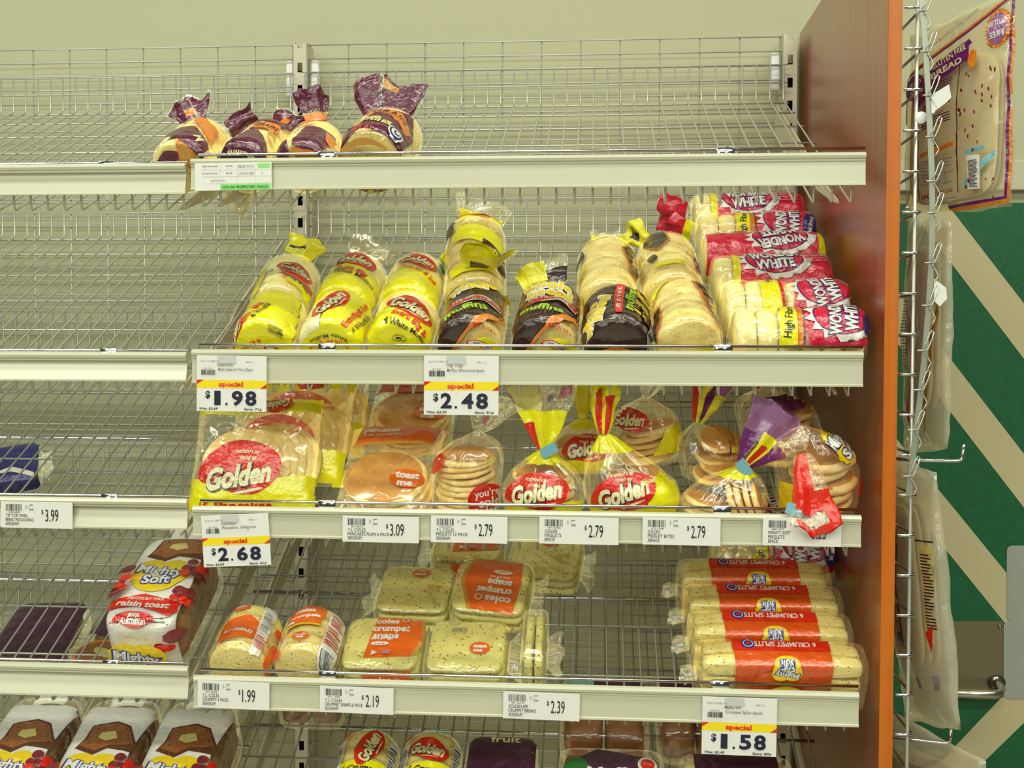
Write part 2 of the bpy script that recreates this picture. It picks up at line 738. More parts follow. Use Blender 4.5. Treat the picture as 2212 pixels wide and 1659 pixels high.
def rounded(x0, y0, x1, y1, r, n=5):
    P = []
    for cx, cy, a0 in ((x1 - r, y0 + r, -90), (x1 - r, y1 - r, 0), (x0 + r, y1 - r, 90), (x0 + r, y0 + r, 180)):
        for i in range(n + 1):
            t = R_(a0 + 90 * i / n)
            P.append((cx + r * math.cos(t), cy + r * math.sin(t)))
    return P


wall_poly('kick_plate', rounded(2175, 1179, 2330, 1342, 12), dy - 0.002, 0.002, KICK, door)
wall_poly('kick_plate', rounded(2168, 1342, 2330, 1510, 12), dy - 0.002, 0.002, KICK, door)
plate = wall_poly('push_plate', rounded(1985, 1342, 2167, 1505, 4), dy - 0.003, 0.003, STEEL, door)
bm = bmesh.new()
for p in ((2160, 1353), (2156, 1492), (1992, 1353)):
    c = at_y(p[0], p[1], dy - 0.003)
    lathe(bm, [(0, 0.0), (.004, 0.0), (.003, .0016), (0, .002)], 12, 'Y', (c.x, c.y - .002, c.z))
o = obj('screw', bm, STEELB)
o.parent = plate
bm = bmesh.new()
h0, h1 = at_y(2040, 1470, dy), at_y(2150, 1470, dy)
wire(bm, [(h0.x - .06, dy - .035, h0.z - .012), (h1.x - .02, dy - .042, h0.z - .012), (h1.x - .006, dy - .038, h0.z - .011), (h1.x, dy - .028, h0.z - .006), (h1.x, dy - .012, h0.z), (h1.x, dy, h0.z)], 0.0085, 12)
lathe(bm, [(0.0, 0), (.016, 0), (.014, .004), (0, .006)], 16, 'Y', (h1.x, dy - .009, h0.z))
o = obj('pull_handle', bm, STEELB)
o.parent = plate

# ------------------------------------------------------------------ wood end panel
WOOD = mat('cherry_laminate', (140, 60, 14), rough=0.4, spec=0.6, coat=1.0, wood=((70, 70, 1.2), (156, 76, 22)))
WOODE = mat('cherry_edge_band', (196, 98, 16), rough=0.38, wood=((120, 120, 1.6), (212, 118, 26)))
bm = bmesh.new()
box(bm, 0.936, 0.9536, -0.587, 0.045, 0.0, 2.045, 0.0008, 1)
pan = obj('end_panel', bm, WOOD, smooth=False)
tag(pan, 'tall cherry wood laminate panel closing the right end of the shelves', 'panel')
bm = bmesh.new()
box(bm, 0.9361, 0.9535, -0.5882, -0.587, 0.0, 2.045)
obj('edge_band', bm, WOODE, pan, smooth=False)['label'] = 'lighter orange front edge strip'

# ------------------------------------------------------------------ uprights
SLOTS = [.5337 - .0417 * i for i in range(34)]


def upright(x, label):
    t = thing('shelf_upright', label, 'post', M.Translation((x, 0, 0)), 'slotted uprights')
    bm = bmesh.new()
    zt = EYE + .582
    y0, y1 = -0.006, 0.05
    for sx in (-1, 1):
        box(bm, min(sx * .0095, sx * .0125), max(sx * .0095, sx * .0125), y0, y1, 0, zt, .0006, 1)
        box(bm, min(sx * .0048, sx * .0125), max(sx * .0048, sx * .0125), y0 - .0012, y0, 0, zt - .004)
    zs = [EYE + z for z in SLOTS if EYE + z > .3]
    prev = zt - .012
    for z in zs:
        box(bm, -.0048, .0048, y0 - .0012, y0, z + .009, prev)
        prev = z - .009
    box(bm, -.0048, .0048, y0 - .0012, y0, 0, prev)
    obj('post', bm, ENAMEL, t, smooth=False)
    bm = bmesh.new()
    box(bm, -.0095, .0095, .012, .02, 0, zt - .05)
    obj('slot_shade', bm, BLACK, t, smooth=False)  # black sheet added behind the slots to paint their inner shade
    for sx in ((-1,) if x > .5 else (-1, 1)):
        bm = bmesh.new()
        box(bm, min(sx * .0135, sx * .032), max(sx * .0135, sx * .032), .008, .02, EYE + .482, EYE + .552, .004, 2)
        obj('hook_plate', bm, WHITEP, t)
    return t


upright(0.0, 'cream slotted steel upright between the two shelf bays')
upright(0.9105, 'cream slotted steel upright against the cherry wood panel')
upright(-0.9105, 'cream slotted steel upright beyond the left end of the shelves')

# ------------------------------------------------------------------ wire back panels
for x0, x1, lb in ((-.8975, -.013, 'welded wire back panel behind the left bay'), (.013, .8975, 'welded wire back panel behind the right bay')):
    bm = bmesh.new()
    zt, zb = EYE + .578, .45
    z = zt
    i = 0
    while z > zb:
        wire(bm, [(x0, .0035, z), (x1, .0035, z)], .0013, 5)
        z -= .0262
        i += 1
    n = 12
    for j in range(n + 1):
        x = x0 + .004 + (x1 - x0 - .008) * j / n
        wire(bm, [(x, .0062, zb), (x, .0062, zt)], .0014, 5)
    tag(obj('wire_back_panel', bm, WIRE), lb, 'wire panel', 'wire back panels')

# ------------------------------------------------------------------ sloping wire shelves
NAMES = {1: 'top', 2: 'second', 3: 'third', 4: 'fourth', 5: 'bottom'}


def lettered(k, bay):
    w = {1: 'topmost', 2: 'second from top', 3: 'third from top', 4: 'fourth from top', 5: 'lowest visible'}[k]
    return 'sloping wire shelf with cream price rail, %s in the %s bay' % (w, bay)


def wire_shelf(k, bay):
    right = bay == 'right'
    x0, x1 = (.002, .9085) if right else (-.9085, -.002)
    dd = 0 if right else DECKDZ[k]
    zf, zb = SH[k][0] + EYE + dd, SH[k][1] + EYE + dd
    dt, db = (0, 0) if right else LEFTDZ[k]
    zt, zl = TOP[k][0] + EYE + dt, TOP[k][1] + EYE + db
    t = thing('wire_shelf', lettered(k, bay), 'shelf', M.Translation(((x0 + x1) / 2, FY, zl)), 'sloping wire shelves')
    mi = t.matrix_world.inverted()

    def put(name, bm, m, smooth=True, par=None):
        bmesh.ops.transform(bm, matrix=mi, verts=bm.verts[:])
        return obj(name, bm, m, par or t, smooth=smooth)
    # long wires: front lip, deck, upstand at the back
    bm = bmesh.new()
    n = 36
    if right:
        a, b = x0 + .012, x1 - .012
    else:
        a, b = x0 + .012, x1 - .012
    zr = zb + .064
    for i in range(n + 1):
        x = a + (b - a) * i / n
        wire(bm, [(x, YF - .006, zt - .012), (x, YF, zf - .001), (x, YF + .004, zf - .001), (x, YB - .003, zb - .002), (x, YB, zb + .002), (x, YB, zr)], .0016, 5)
    put('wire_deck', bm, WIRED if k > 2 else WIRE)
    # cross wires under the deck and along the upstand
    bm = bmesh.new()
    for u in (.16, .34, .52, .70, .86, .985):
        y = YF + (YB - YF) * u
        z = zf + (zb - zf) * u - .0034
        wire(bm, [(x0 + .004, y, z), (x1 - .004, y, z)], .0015, 6)
    for z in (zr, zr - .032):
        wire(bm, [(x0 + .004, YB + .002, z), (x1 - .004, YB + .002, z)], .0013, 6)
    put('cross_wire', bm, WIRED if k > 2 else WIRE)
    # bright stiffener across the middle
    bm = bmesh.new()
    u = .46
    y, z = YF + (YB - YF) * u, zf + (zb - zf) * u - .008
    wire(bm, [(x0 + .002, y, z), (x1 - .002, y, z)], .0028, 8)
    if k >= 3:
        put('stiffener_rod', bm, CHROME)
    else:
        bm.free()
    # end brackets
    for xs in (x0 + .024, x1 - .027):
        bm = bmesh.new()
        P = []
        for u, d0, d1 in ((1.0, .006, .066), (.75, .006, .062), (.48, .006, .056), (.44, .014, .05), (.12, .008, .02), (.03, .005, .009)):
            y = YF + (YB - YF) * u
            z = zf + (zb - zf) * u
            P.append((y, z - d0, z - d1))
        prev = None
        for (y, za, zb2) in P:
            ring = [bm.verts.new((xs, y, za)), bm.verts.new((xs + .003, y, za)), bm.verts.new((xs + .003, y, zb2)), bm.verts.new((xs, y, zb2))]
            if prev:
                for i in range(4):
                    bm.faces.new((prev[i], prev[(i + 1) % 4], ring[(i + 1) % 4], ring[i]))
            else:
                bm.faces.new(ring[::-1])
            prev = ring
        bm.faces.new(prev)
        bmesh.ops.recalc_face_normals(bm, faces=bm.faces[:])
        put('bracket', bm, ENAMEL, False)
    # price rail: C section with a rolled lip above and a small foot below
    bm = bmesh.new()
    ys = FY
    lean = .0 if right else .006
    sec = [(ys + .005, zt - .001), (ys + .003, zt), (ys - .0015, zt - .0015), (ys - .003, zt - .005), (ys - .0022, zt - .0085), (ys + .0004, zt - .0095),
           (ys + .0004, zt - .011), (ys - .0006, zt - .012), (ys + .0008 + lean, zt - .0135), (ys - lean * .2, zl + .0035), (ys - .002, zl + .0025), (ys - .002, zl), (ys + .004, zl), (ys + .0055, zt - .012), (ys + .005, zt - .006)]
    xa, xb = (x0, .9345) if right else (x0 - .001, x1 - .004)
    if right:
        xb = .9115
    ra = [bm.verts.new((xa, y, z)) for y, z in sec]
    rb = [bm.verts.new((xb, y, z)) for y, z in sec]
    for i in range(len(sec)):
        j = (i + 1) % len(sec)
        bm.faces.new((ra[i], rb[i], rb[j], ra[j]))
    bm.faces.new(ra)
    bm.faces.new(rb[::-1])
    bmesh.ops.recalc_face_normals(bm, faces=bm.faces[:])
    rail = put('price_rail', bm, RAIL, False)
    # chrome guard rod above the rail with its clips
    bm = bmesh.new()
    yr, zz = YF - .008, zt + (.006 if right else .0015)
    wire(bm, [(x0 + .006, yr, zz - .014), (x0 + .008, yr, zz), (x1 + (.004 if right else -.004), yr, zz)], .0022, 8)
    rod = put('guard_rod', bm, CHROME)
    for xc in ((.19, .73) if right else (-.12, -.68)):
        bm = bmesh.new()
        box(bm, xc - .012, xc + .012, yr - .0035, yr + .004, zz - .012, zz + .0035, .001, 1)
        put('rod_clip', bm, CHROME, True, rod)
    return t


for k in (1, 2, 3, 4, 5):
    for bay in ('left', 'right'):
        wire_shelf(k, bay)
# plinth under the gondola so that the bays stand on the floor
bm = bmesh.new()
box(bm, -.91, .93, -.56, -.01, 0.0, .16, .004)
tag(obj('gondola_plinth', bm, ENAMEL, smooth=False), 'cream steel plinth under the shelf bays', 'plinth')


# ------------------------------------------------------------------ pack builders
def fan(parent, base, d, side, ln, w0, w1, t0=.006, pleats=1.6, amp=.008, curl=0.0, bands=None, m=None, name='bag_tail', seed=1.0, seg=40, rows=12):
    """gathered plastic tail: leaves base along d and spreads to width w1 along side, pleated; bands = [(u0, u1, v0, v1, ink)] colour it"""
    base, d, side = V(base), V(d).normalized(), V(side)
    side = (side - d * side.dot(d)).normalized()
    nrm = d.cross(side)
    m = m or FILMT
    mats = [m]
    bm = bmesh.new()
    G = []
    rr = random.Random(seed)
    ph = rr.random() * 6
    for i in range(rows + 1):
        u = i / rows
        wd = (w0 + (w1 - w0) * (u ** .8)) / 2
        th = t0 * (1 - .5 * u)
        ring = []
        for j in range(seg):
            a = 2 * PI * j / seg
            v = math.cos(a)
            off = math.sin(a) * th + amp * (u ** .7) * (math.sin(pleats * v * 3 + ph) * .6 + .8 * noise.noise(V((v * 2.2 + seed * 5, u * 2.5, seed)))) + curl * ln * u * u
            p = base + d * (ln * u * (1 - .10 * v * v + .22 * noise.noise(V((v * 1.6 + seed * 3, seed, 1.0))) * u)) + side * (v * wd) + nrm * off
            p += noise.noise_vector(p * 45 + V((seed, 0, 0))) * .008 * u
            ring.append(bm.verts.new(p))
        G.append(ring)
    for i in range(rows):
        for j in range(seg):
            k = (j + 1) % seg
            f = bm.faces.new((G[i][j], G[i][k], G[i + 1][k], G[i + 1][j]))
            u = (i + .5) / rows
            v = math.cos(2 * PI * (j + .5) / seg)
            for (u0, u1, v0, v1, inkn) in (bands or []):
                if u0 <= u < u1 and v0 <= v < v1:
                    mm = INK[inkn]
                    if mm not in mats:
                        mats.append(mm)
                    f.material_index = mats.index(mm)
    return obj(name, bm, mats, parent)


def tie(parent, c, axis, r, m, name='bag_tie'):
    bm = bmesh.new()
    c, axis = V(c), V(axis).normalized()
    s = axis.orthogonal().normalized()
    b = axis.cross(s)
    P = [c + (s * math.cos(2 * PI * i / 14) + b * math.sin(2 * PI * i / 14)) * r for i in range(15)]
    wire(bm, P, .0014, 6)
    e = P[0]
    wire(bm, [e, e + s * .011 + axis * .004, e + s * .017], .0013, 6)
    wire(bm, [e, e + s * .010 - axis * .005], .0013, 6)
    return obj(name, bm, m, parent)


def clip_tag(parent, mtx, col):
    bm = bmesh.new()
    P = rounded(-.012, -.0075, .012, .0075, .002, 3)
    f = bm.faces.new([bm.verts.new((a, b, 0)) for a, b in P])
    r = bmesh.ops.extrude_face_region(bm, geom=[f])
    for v in r['geom']:
        if isinstance(v, bmesh.types.BMVert):
            v.co.z += .0012
    bmesh.ops.transform(bm, matrix=mtx, verts=bm.verts[:])
    bmesh.ops.recalc_face_normals(bm, faces=bm.faces[:])
    return obj('closing_tag', bm, col, parent, smooth=False)


TAGB = mat('pale_blue_tag', (130, 186, 208), rough=0.4)
TAGG = mat('pale_green_tie', (150, 196, 170), rough=0.4)


def tube(name, label, cat, mtx, L, R, n, crumb, items, proj, group=None, filmm=None, seed=1.0, tails=(), flat=.93, piece='muffin', sq=1.0):
    """row of n round breads in a film sleeve: the sleeve lies along local Y, its front end at y = 0, resting on z = 0"""
    t = thing(name, label, cat, mtx, group)
    jit = crinkle(.0019, 42, seed)

    def drop(p):
        p = V((p.x, p.y, R + (p.z - R) * flat)) if p.z < R else p
        p = jit(p)
        p.z = max(p.z, .0006)
        return p
    prof = [(0, .0005), (R * .5, .0), (R * .8, .001), (R * .93, .005), (R, .016)]
    st = (L - .03) / n
    for i in range(n):
        y = .015 + st * i
        prof += [(R * 1.005, y + st * .35), (R * 1.005, y + st * .7)]
        if i < n - 1:
            prof += [(R * .975, y + st)]
    prof += [(R * .99, L - .014), (R * .92, L - .005), (R * .75, L - .001), (R * .4, L), (0, L)]
    bm = bmesh.new()
    lathe(bm, prof, 44, 'Y', (0, 0, R), (sq, 1), drop)
    bv = bvh_of(bm)
    obj('clear_wrap', bm, filmm or FILM, t)
    # the breads inside
    tk = (L - .008) / n
    rm = R - .0035
    rr = random.Random(seed)
    for i in range(n):
        bm = bmesh.new()
        y0 = .004 + tk * i
        j2 = crinkle(.0012, 45, seed + i)
        e = tk * .28
        dx, dz = rr.uniform(-.0012, .0012), rr.uniform(-.0005, .001)
        f2 = lambda p: V((p.x, p.y, R + (p.z - R) * flat * .985)) if p.z < R else p
        lathe(bm, [(0, y0 + .001), (rm * .85, y0 + .0006), (rm * .95, y0 + e * .4), (rm, y0 + e), (rm, y0 + tk - e), (rm * .95, y0 + tk - e * .4), (rm * .85, y0 + tk - .0006), (0, y0 + tk - .001)], 30, 'Y', (dx, 0, R + dz), (sq, 1), lambda p: j2(f2(p)))
        obj(piece, bm, crumb, t)
    if items:
        print_on(bv, proj, items, t)
    for kw in tails:
        fan(t, **kw)
    return t


def rslab(bm, w, d, h, r, c=(0, 0, 0), fn=None, nx=10, ny=10, p=5.0):
    """rounded slab (superellipsoid) centred at c"""
    g = {}
    seg = 44
    nl = 14
    for i in range(nl + 1):
        ph = -PI / 2 + PI * i / nl
        cz, sz = math.cos(ph), math.sin(ph)
        z = math.copysign(abs(sz) ** (2 / p), sz) * h / 2
        k = abs(cz) ** (2 / p)
        for j in range(seg):
            a = 2 * PI * j / seg
            x = math.copysign(abs(math.cos(a)) ** (2 / r), math.cos(a)) * w / 2 * k
            y = math.copysign(abs(math.sin(a)) ** (2 / r), math.sin(a)) * d / 2 * k
            q = V((x, y, z)) + V(c)
            if i in (0, nl):
                if j == 0:
                    q = V((0, 0, z)) + V(c)
                    g[i, j] = bm.verts.new(fn(q) if fn else q)
                continue
            g[i, j] = bm.verts.new(fn(q) if fn else q)
    for i in range(nl):
        for j in range(seg):
            k = (j + 1) % seg
            if i == 0:
                bm.faces.new((g[0, 0], g[1, k], g[1, j]))
            elif i == nl - 1:
                bm.faces.new((g[nl, 0], g[i, j], g[i, k]))
            else:
                bm.faces.new((g[i, j], g[i, k], g[i + 1, k], g[i + 1, j]))


def slabpack(name, label, cat, mtx, w, d, h, breads, items=None, proj=None, group=None, filmm=None, seed=1.0, fins=('x',), piece='crumpet', crumb=None, extra=.004, p=6.0, r=7.0, jitter=.0012, opaque=None):
    """square breads in a film bag: x centred, y from 0, z from 0.  breads = list of (cx, cy, cz, w, d, h)"""
    t = thing(name, label, cat, mtx, group)
    jit = crinkle(jitter, 48, seed)

    def fn(q):
        q = jit(q)
        q.z = max(q.z, .0006)
        return q
    bm = bmesh.new()
    rslab(bm, w + extra * 2, d + extra, h, r, (0, d / 2, h / 2 + .0005), fn, p=p)
    bv = bvh_of(bm)
    obj('clear_wrap' if not opaque else 'printed_bag', bm, opaque or filmm or FILM, t)
    for i, (cx, cy, cz, bw, bd, bh) in enumerate(breads):
        bm = bmesh.new()
        rslab(bm, bw, bd, bh, 7, (cx, cy, cz), crinkle(.0012, 50, seed + i * 1.3), p=4.0)
        obj(piece, bm, crumb or SNAP, t)
    if items:
        print_on(bv, proj, items, t)
    for s in fins:
        if s in ('x', '-x'):
            sg = 1 if s == 'x' else -1
            fan(t, (sg * (w / 2 + extra * .6), d * .5, h * .5), (sg, 0, -.15), (0, 1, 0), .022, d * .55, d * .95, .003, 2, .006, seed=seed, name='wrap_end', m=FILMH if False else FILMT, rows=5)
        elif s == 'y':
            fan(t, (0, d + extra * .4, h * .5), (0, 1, .1), (1, 0, 0), .02, w * .6, w * .95, .003, 2, .006, seed=seed, name='wrap_end', rows=5)
    return t


def pouch(name, label, cat, mtx, w, hgt, th, discs, items, group=None, filmm=None, seed=1.0, crumb=PIKELET, piece='pancake', rim=.004, px=3.0):
    """pillow pouch: x centred, y from 0 up to hgt, thickness along z, sealed at both ends; discs = [(cx, cy, cz, r, t, tiltx, tilty)]"""
    t = thing(name, label, cat, mtx, group)
    bm = bmesh.new()
    nx, ny = 26, 22
    jit = crinkle(.0016, 42, seed)
    G = {}
    for s in (0, 1):
        for i in range(nx + 1):
            for j in range(ny + 1):
                u, v = i / nx * 2 - 1, j / ny * 2 - 1
                prof = max(0, 1 - abs(u) ** 6) ** .7 * max(0, 1 - abs(v) ** 5) ** .7
                z = th / 2 + (1 if s else -1) * (th / 2 * prof + .0004)
                q = V((u * w / 2 * (1 - .03 * (1 - v * v)), (v + 1) / 2 * hgt, z))
                q2 = jit(q)
                q2.z = max(q2.z, 0.0004)
                if s == 0 and (i in (0, nx) or j in (0, ny)):
                    G[s, i, j] = bm.verts.new(q2)
                elif s == 1 and (i in (0, nx) or j in (0, ny)):
                    G[s, i, j] = G[0, i, j]
                else:
                    G[s, i, j] = bm.verts.new(q2)
    for s in (0, 1):
        for i in range(nx):
            for j in range(ny):
                q = (G[s, i, j], G[s, i + 1, j], G[s, i + 1, j + 1], G[s, i, j + 1])
                bm.faces.new(q if s else q[::-1])
    bv = bvh_of(bm)
    obj('clear_wrap', bm, filmm or FILM, t)
    for i, (cx, cy, cz, r, tk, tx, ty) in enumerate(discs):
        pikelet(t, (cx, cy, cz), r, tk, tx, ty, seed + i, piece)
    if items:
        print_on(bv, flat_top, items, t, off=.0008)
    return t


def pikelet(parent, c, r, tk, tx=0, ty=0, seed=1.0, piece='pikelet'):
    bm = bmesh.new()
    j2 = crinkle(.0016, 40, seed)
    mtx = M.Translation(c) @ M.Rotation(R_(tx), 4, 'X') @ M.Rotation(R_(ty), 4, 'Y')
    rings = lathe(bm, [(0, -tk / 2), (r * .86, -tk / 2), (r * .97, -tk * .28), (r, 0), (r * .97, tk * .28), (r * .88, tk / 2), (r * .6, tk * .52), (0, tk * .54)], 30, 'Z', (0, 0, 0), fn=j2)
    for f in bm.faces:
        if all(v.co.z > tk * .3 for v in f.verts):
            f.material_index = 1
    bmesh.ops.transform(bm, matrix=mtx, verts=bm.verts[:])
    return obj(piece, bm, [PIKELET, PIKETOP], parent)


def neckbag(name, label, cat, mtx, rx, ry, hb, hn, discs, items=None, el=10, group=None, filmm=None, seed=1.0, neck=(0, 0), flare=None, tiecol=None, collar=None, lean=None):
    """bag of pikelets gathered at a neck and flaring above it.  body half widths rx, ry and height hb, neck at height hn"""
    t = thing(name, label, cat, mtx, group)
    jit = crinkle(.0022, 40, seed)
    bm = bmesh.new()
    seg = 56
    prof = [(0, 0), (.7, 0), (.93, .004), (1.0, .02), (1.03, hb * .45), (1.0, hb * .75), (.9, hb * .93), (.72, hb + (hn - hb) * .25), (.42, hb + (hn - hb) * .6), (.18, hb + (hn - hb) * .88), (.085, hn)]
    rings = []
    nx, ny = neck
    for (k, z) in prof:
        f = max(0, (z - hb * .6) / (hn - hb * .6))
        ring = []
        if k == 0:
            ring = [bm.verts.new((0, 0, .0006))]
        else:
            for j in range(seg):
                a = 2 * PI * j / seg
                pl = 1 + .10 * min(1, f * 1.6) * math.sin(9 * a + seed) + .05 * f * math.sin(17 * a)
                q = V((rx * k * pl * math.copysign(abs(math.cos(a)) ** .85, math.cos(a)) + nx * f, ry * k * pl * math.copysign(abs(math.sin(a)) ** .85, math.sin(a)) + ny * f, z))
                q = jit(q) if z > .003 else q
                q.z = max(q.z, .0006)
                ring.append(bm.verts.new(q))
        rings.append(ring)
    for a, b in zip(rings, rings[1:]):
        for j in range(seg):
            k = (j + 1) % seg
            if len(a) == 1:
                bm.faces.new((a[0], b[k], b[j]))
            else:
                bm.faces.new((a[j], a[k], b[k], b[j]))
    mats = [filmm or FILM]
    if collar:
        mats.append(INK[collar])
        for f in bm.faces:
            c = f.calc_center_median()
            if c.z > hb + (hn - hb) * .62:
                f.material_index = 1
    bv = bvh_of(bm)
    obj('clear_bag', bm, mats, t)
    for i, (cx, cy, cz, r, tk, tx, ty) in enumerate(discs):
        pikelet(t, (cx, cy, cz), r, tk, tx, ty, seed + i)
    if items:
        print_on(bv, front_view(el), items, t, off=.001)
    if flare:
        kw = dict(base=(nx, ny, hn), d=(0, 0, 1), side=(1, 0, 0), ln=.07, w0=.012, w1=.08, t0=.008, pleats=3, amp=.008, seed=seed)
        kw.update(flare)
        fan(t, **kw)
    if tiecol:
        tie(t, (nx, ny, hn), (flare or {}).get('d', (0, 0, 1)), max(rx * .1, .006), tiecol)
    return t


# shared print layouts (millimetres on the pack) ---------------------------------------------------------------
def golden_logo(x, y, w, rot=0, script='Golden', tall=.66, drop=0.0):
    h = w * tall
    c, s = math.cos(R_(rot)), math.sin(R_(rot))
    off = lambda a, b: (x + a * c - b * s, y + a * s + b * c)
    sw0 = off(w * .12, -w * .2 - drop * w)
    return [('p', blob(x, y, w, h, rot), 'red'), ('t', script, *off(w * .01, .0 * w - drop * w), w * .27, rot + 6, 'brown', {'shear': .3, 'bold': .085, 'w': w * .87}),
            ('t', script, *off(0, .01 * w - drop * w), w * .27, rot + 6, 'cream', {'shear': .3, 'bold': .045, 'w': w * .84}),
            ('e', sw0[0], sw0[1], w * .2, w * .018, rot + 8, 'cream')]


def mighty_logo(x, y, w, rot=0, ground='gold'):
    c, s = math.cos(R_(rot)), math.sin(R_(rot))
    off = lambda a, b: (x + a * c - b * s, y + a * s + b * c)
    L = []
    if ground:
        L += [('e', *off(-w * .2, w * .08), w * .33, w * .36, rot, ground), ('e', *off(w * .2, w * .08), w * .33, w * .36, rot, ground), ('e', *off(0, -w * .12), w * .42, w * .32, rot, ground)]
    for (st, b, ww, hh, rr) in (('Mighty', .13, .86, .2, -7), ('Soft', -.12, .5, .21, 3)):
        L += [('t', st, *off(0, w * b), w * hh, rot + rr, 'blue' if ground else 'navy', {'bold': .09, 'w': w * ww * 1.1}),
              ('t', st, *off(0, w * b), w * hh, rot + rr, 'white', {'bold': .03, 'w': w * ww})]
    return L


def small_print(x, y, w, n, inkn, lh=2.6, rot=0):
    """lines of print too small to read: rows of word-length dashes"""
    rr = random.Random(int(x * 3 + y * 7))
    c, s = math.cos(R_(rot)), math.sin(R_(rot))
    L = []
    for i in range(n):
        a = -w / 2
        e = w / 2 * rr.uniform(.6, 1.0)
        while a < e:
            b = a + lh * rr.uniform(1.0, 3.2)
            q = [(a, -i * lh * 1.6), (min(b, e + 1), -i * lh * 1.6), (min(b, e + 1), -i * lh * 1.6 + lh * .55), (a, -i * lh * 1.6 + lh * .55)]
            L.append(('p', [(x + u * c - v * s, y + u * s + v * c) for u, v in q], inkn))
            a = b + lh * .45
    return [('multi', [l[1] for l in L], inkn)]


# ================================================================== goods on the shelves
def txt(s, x, y, h, rot, inkn, **o):
    return ('t', s, x, y, h, rot, inkn, o)


def outl(s, x, y, h, rot, ink_in, ink_out, **o):
    b = dict(o)
    b['bold'] = o.get('bold', .03) + .07
    if 'w' in b:
        b['w'] = b['w'] * 1.05
    return [('t', s, x, y, h, rot, ink_out, b), ('t', s, x, y, h, rot, ink_in, o)]


def squash(items, k, dy=0.0):
    """the same print laid on a shorter pack: positions along the pack shrink by k"""
    out = []
    for it in items:
        it = list(it)
        f = lambda y: y * k + dy if y > 0 else y + dy
        if it[0] in ('t',):
            it[3] = f(it[3])
        elif it[0] in ('e', 's'):
            it[2] = f(it[2])
        elif it[0] in ('r', 'bars'):
            it[2], it[4] = f(it[2]), f(it[4])
        elif it[0] in ('p',):
            it[1] = [(a, f(b)) for a, b in it[1]]
        elif it[0] == 'multi':
            it[1] = [[(a, f(b)) for a, b in q] for q in it[1]]
        out.append(tuple(it))
    return out


# ---- top shelf: four bags of grain muffins in clear and maroon film
def grain_items(v):
    L = []
    if v == 0:
        L += [('p', [(-50, -42), (-14, -42), (8, -8), (-22, 6), (-52, -10)], 'maroon'), ('p', [(2, -40), (36, -40), (22, 14), (-2, 26)], 'amber'), ('p', [(5, -34), (29, -34), (18, 8), (2, 18)], 'tan'),
              ('p', [(-24, 60), (6, 66), (46, 30), (40, -2), (4, 22), (-30, 34)], 'maroon'), ('p', [(2, 100), (40, 80), (46, 40), (30, 52), (-4, 86)], 'amber'), txt('M', 26, 34, 12, -40, 'cream'),
              ('e', -20, -30, 8, 6, 0, 'white'), ('e', -20, -30, 5, 4, 0, 'maroon'), ('e', -20, -30, 3, 2, 0, 'white')]
    elif v == 1:
        L += [('p', [(-46, -20), (40, -42), (50, 20), (36, 34), (10, 60), (-8, 76), (-14, 40), (4, 14), (-40, 10)], 'maroon'), ('p', [(-12, 92), (26, 96), (34, 74), (-10, 70)], 'amber'), ('p', [(-14, 106), (40, 108), (30, 96), (-12, 94)], 'maroon'),
              txt('GRAIN', 10, 83, 8, -6, 'maroon', w=34), ('e', 28, 62, 13, 5, -50, 'tan'), ('e', 34, 52, 10, 4, -40, 'butter'), txt('Muffins', 2, 0, 11, 168, 'cream', bold=.03, w=44), ('e', -38, 16, 7, 7, 0, 'white'), ('e', -38, 16, 4.6, 4.6, 0, 'maroon'), ('e', -38, 16, 2.6, 2.6, 0, 'white')]
    elif v == 2:
        L += [('p', [(-6, 76), (44, 74), (34, 14), (4, 6), (-14, 20)], 'maroon'), ('p', [(-14, 16), (4, 6), (36, 12), (30, -26), (-4, -34)], 'amber'), ('p', [(-8, 10), (4, 0), (28, 4), (22, -20), (0, -26)], 'tan'), ('p', [(26, 70), (48, 66), (44, 40), (30, 44)], 'amber'),
              ('p', [(-60, 50), (-20, 30), (-18, -34), (-60, -30)], 'maroon'), ('p', [(-40, 104), (4, 92), (-4, 84), (-42, 92)], 'amber')]
    else:
        L += [('p', [(-66, -6), (-40, 40), (-20, 66), (0, 88), (44, 100), (66, 60), (60, 8), (30, 18), (-14, 26), (-40, 14)], 'maroon'),
              ('p', [(-26, 76), (-22, 90), (26, 92), (58, 62), (50, 50), (16, 72)], 'amber'), txt('GRAIN', 14, 78, 11, -14, 'maroon', w=56, arc=4.0),
              txt('Muffins', -6, 54, 15, -12, 'butter', bold=.04, w=66), ('e', -32, 40, 20, 3, 20, 'tan'), txt('Muffins', -2, -36, 13, 0, 'butter', bold=.03, w=52), ('p', [(-44, -170), (44, -170), (50, -104), (30, -98), (-36, -98), (-50, -104)], 'maroon'), txt('Muffins', -6, -128, 16, 0, 'butter', bold=.03, w=44), ('e', 28, -128, 6, 9, 0, 'white'), ('e', 28, -128, 4.6, 7, 0, 'navy'), ('e', 28, -128, 2.4, 3.6, 0, 'white'),
              ('e', 38, 30, 13, 9, -15, 'white'), ('e', 38, 30, 11, 7.4, -15, 'navy'), ('e', 38, 30, 8, 5.4, -15, 'white'), ('e', 39, 30, 5, 3.4, -15, 'navy'), ('e', 40, 30, 3, 2, -15, 'white'), txt('PACK OF 6', -8, 22, 5, -4, 'red', w=28), ('p', [(-60, 4), (-10, 8), (30, -4), (30, -12), (-40, -10)], 'tan')]
    return L


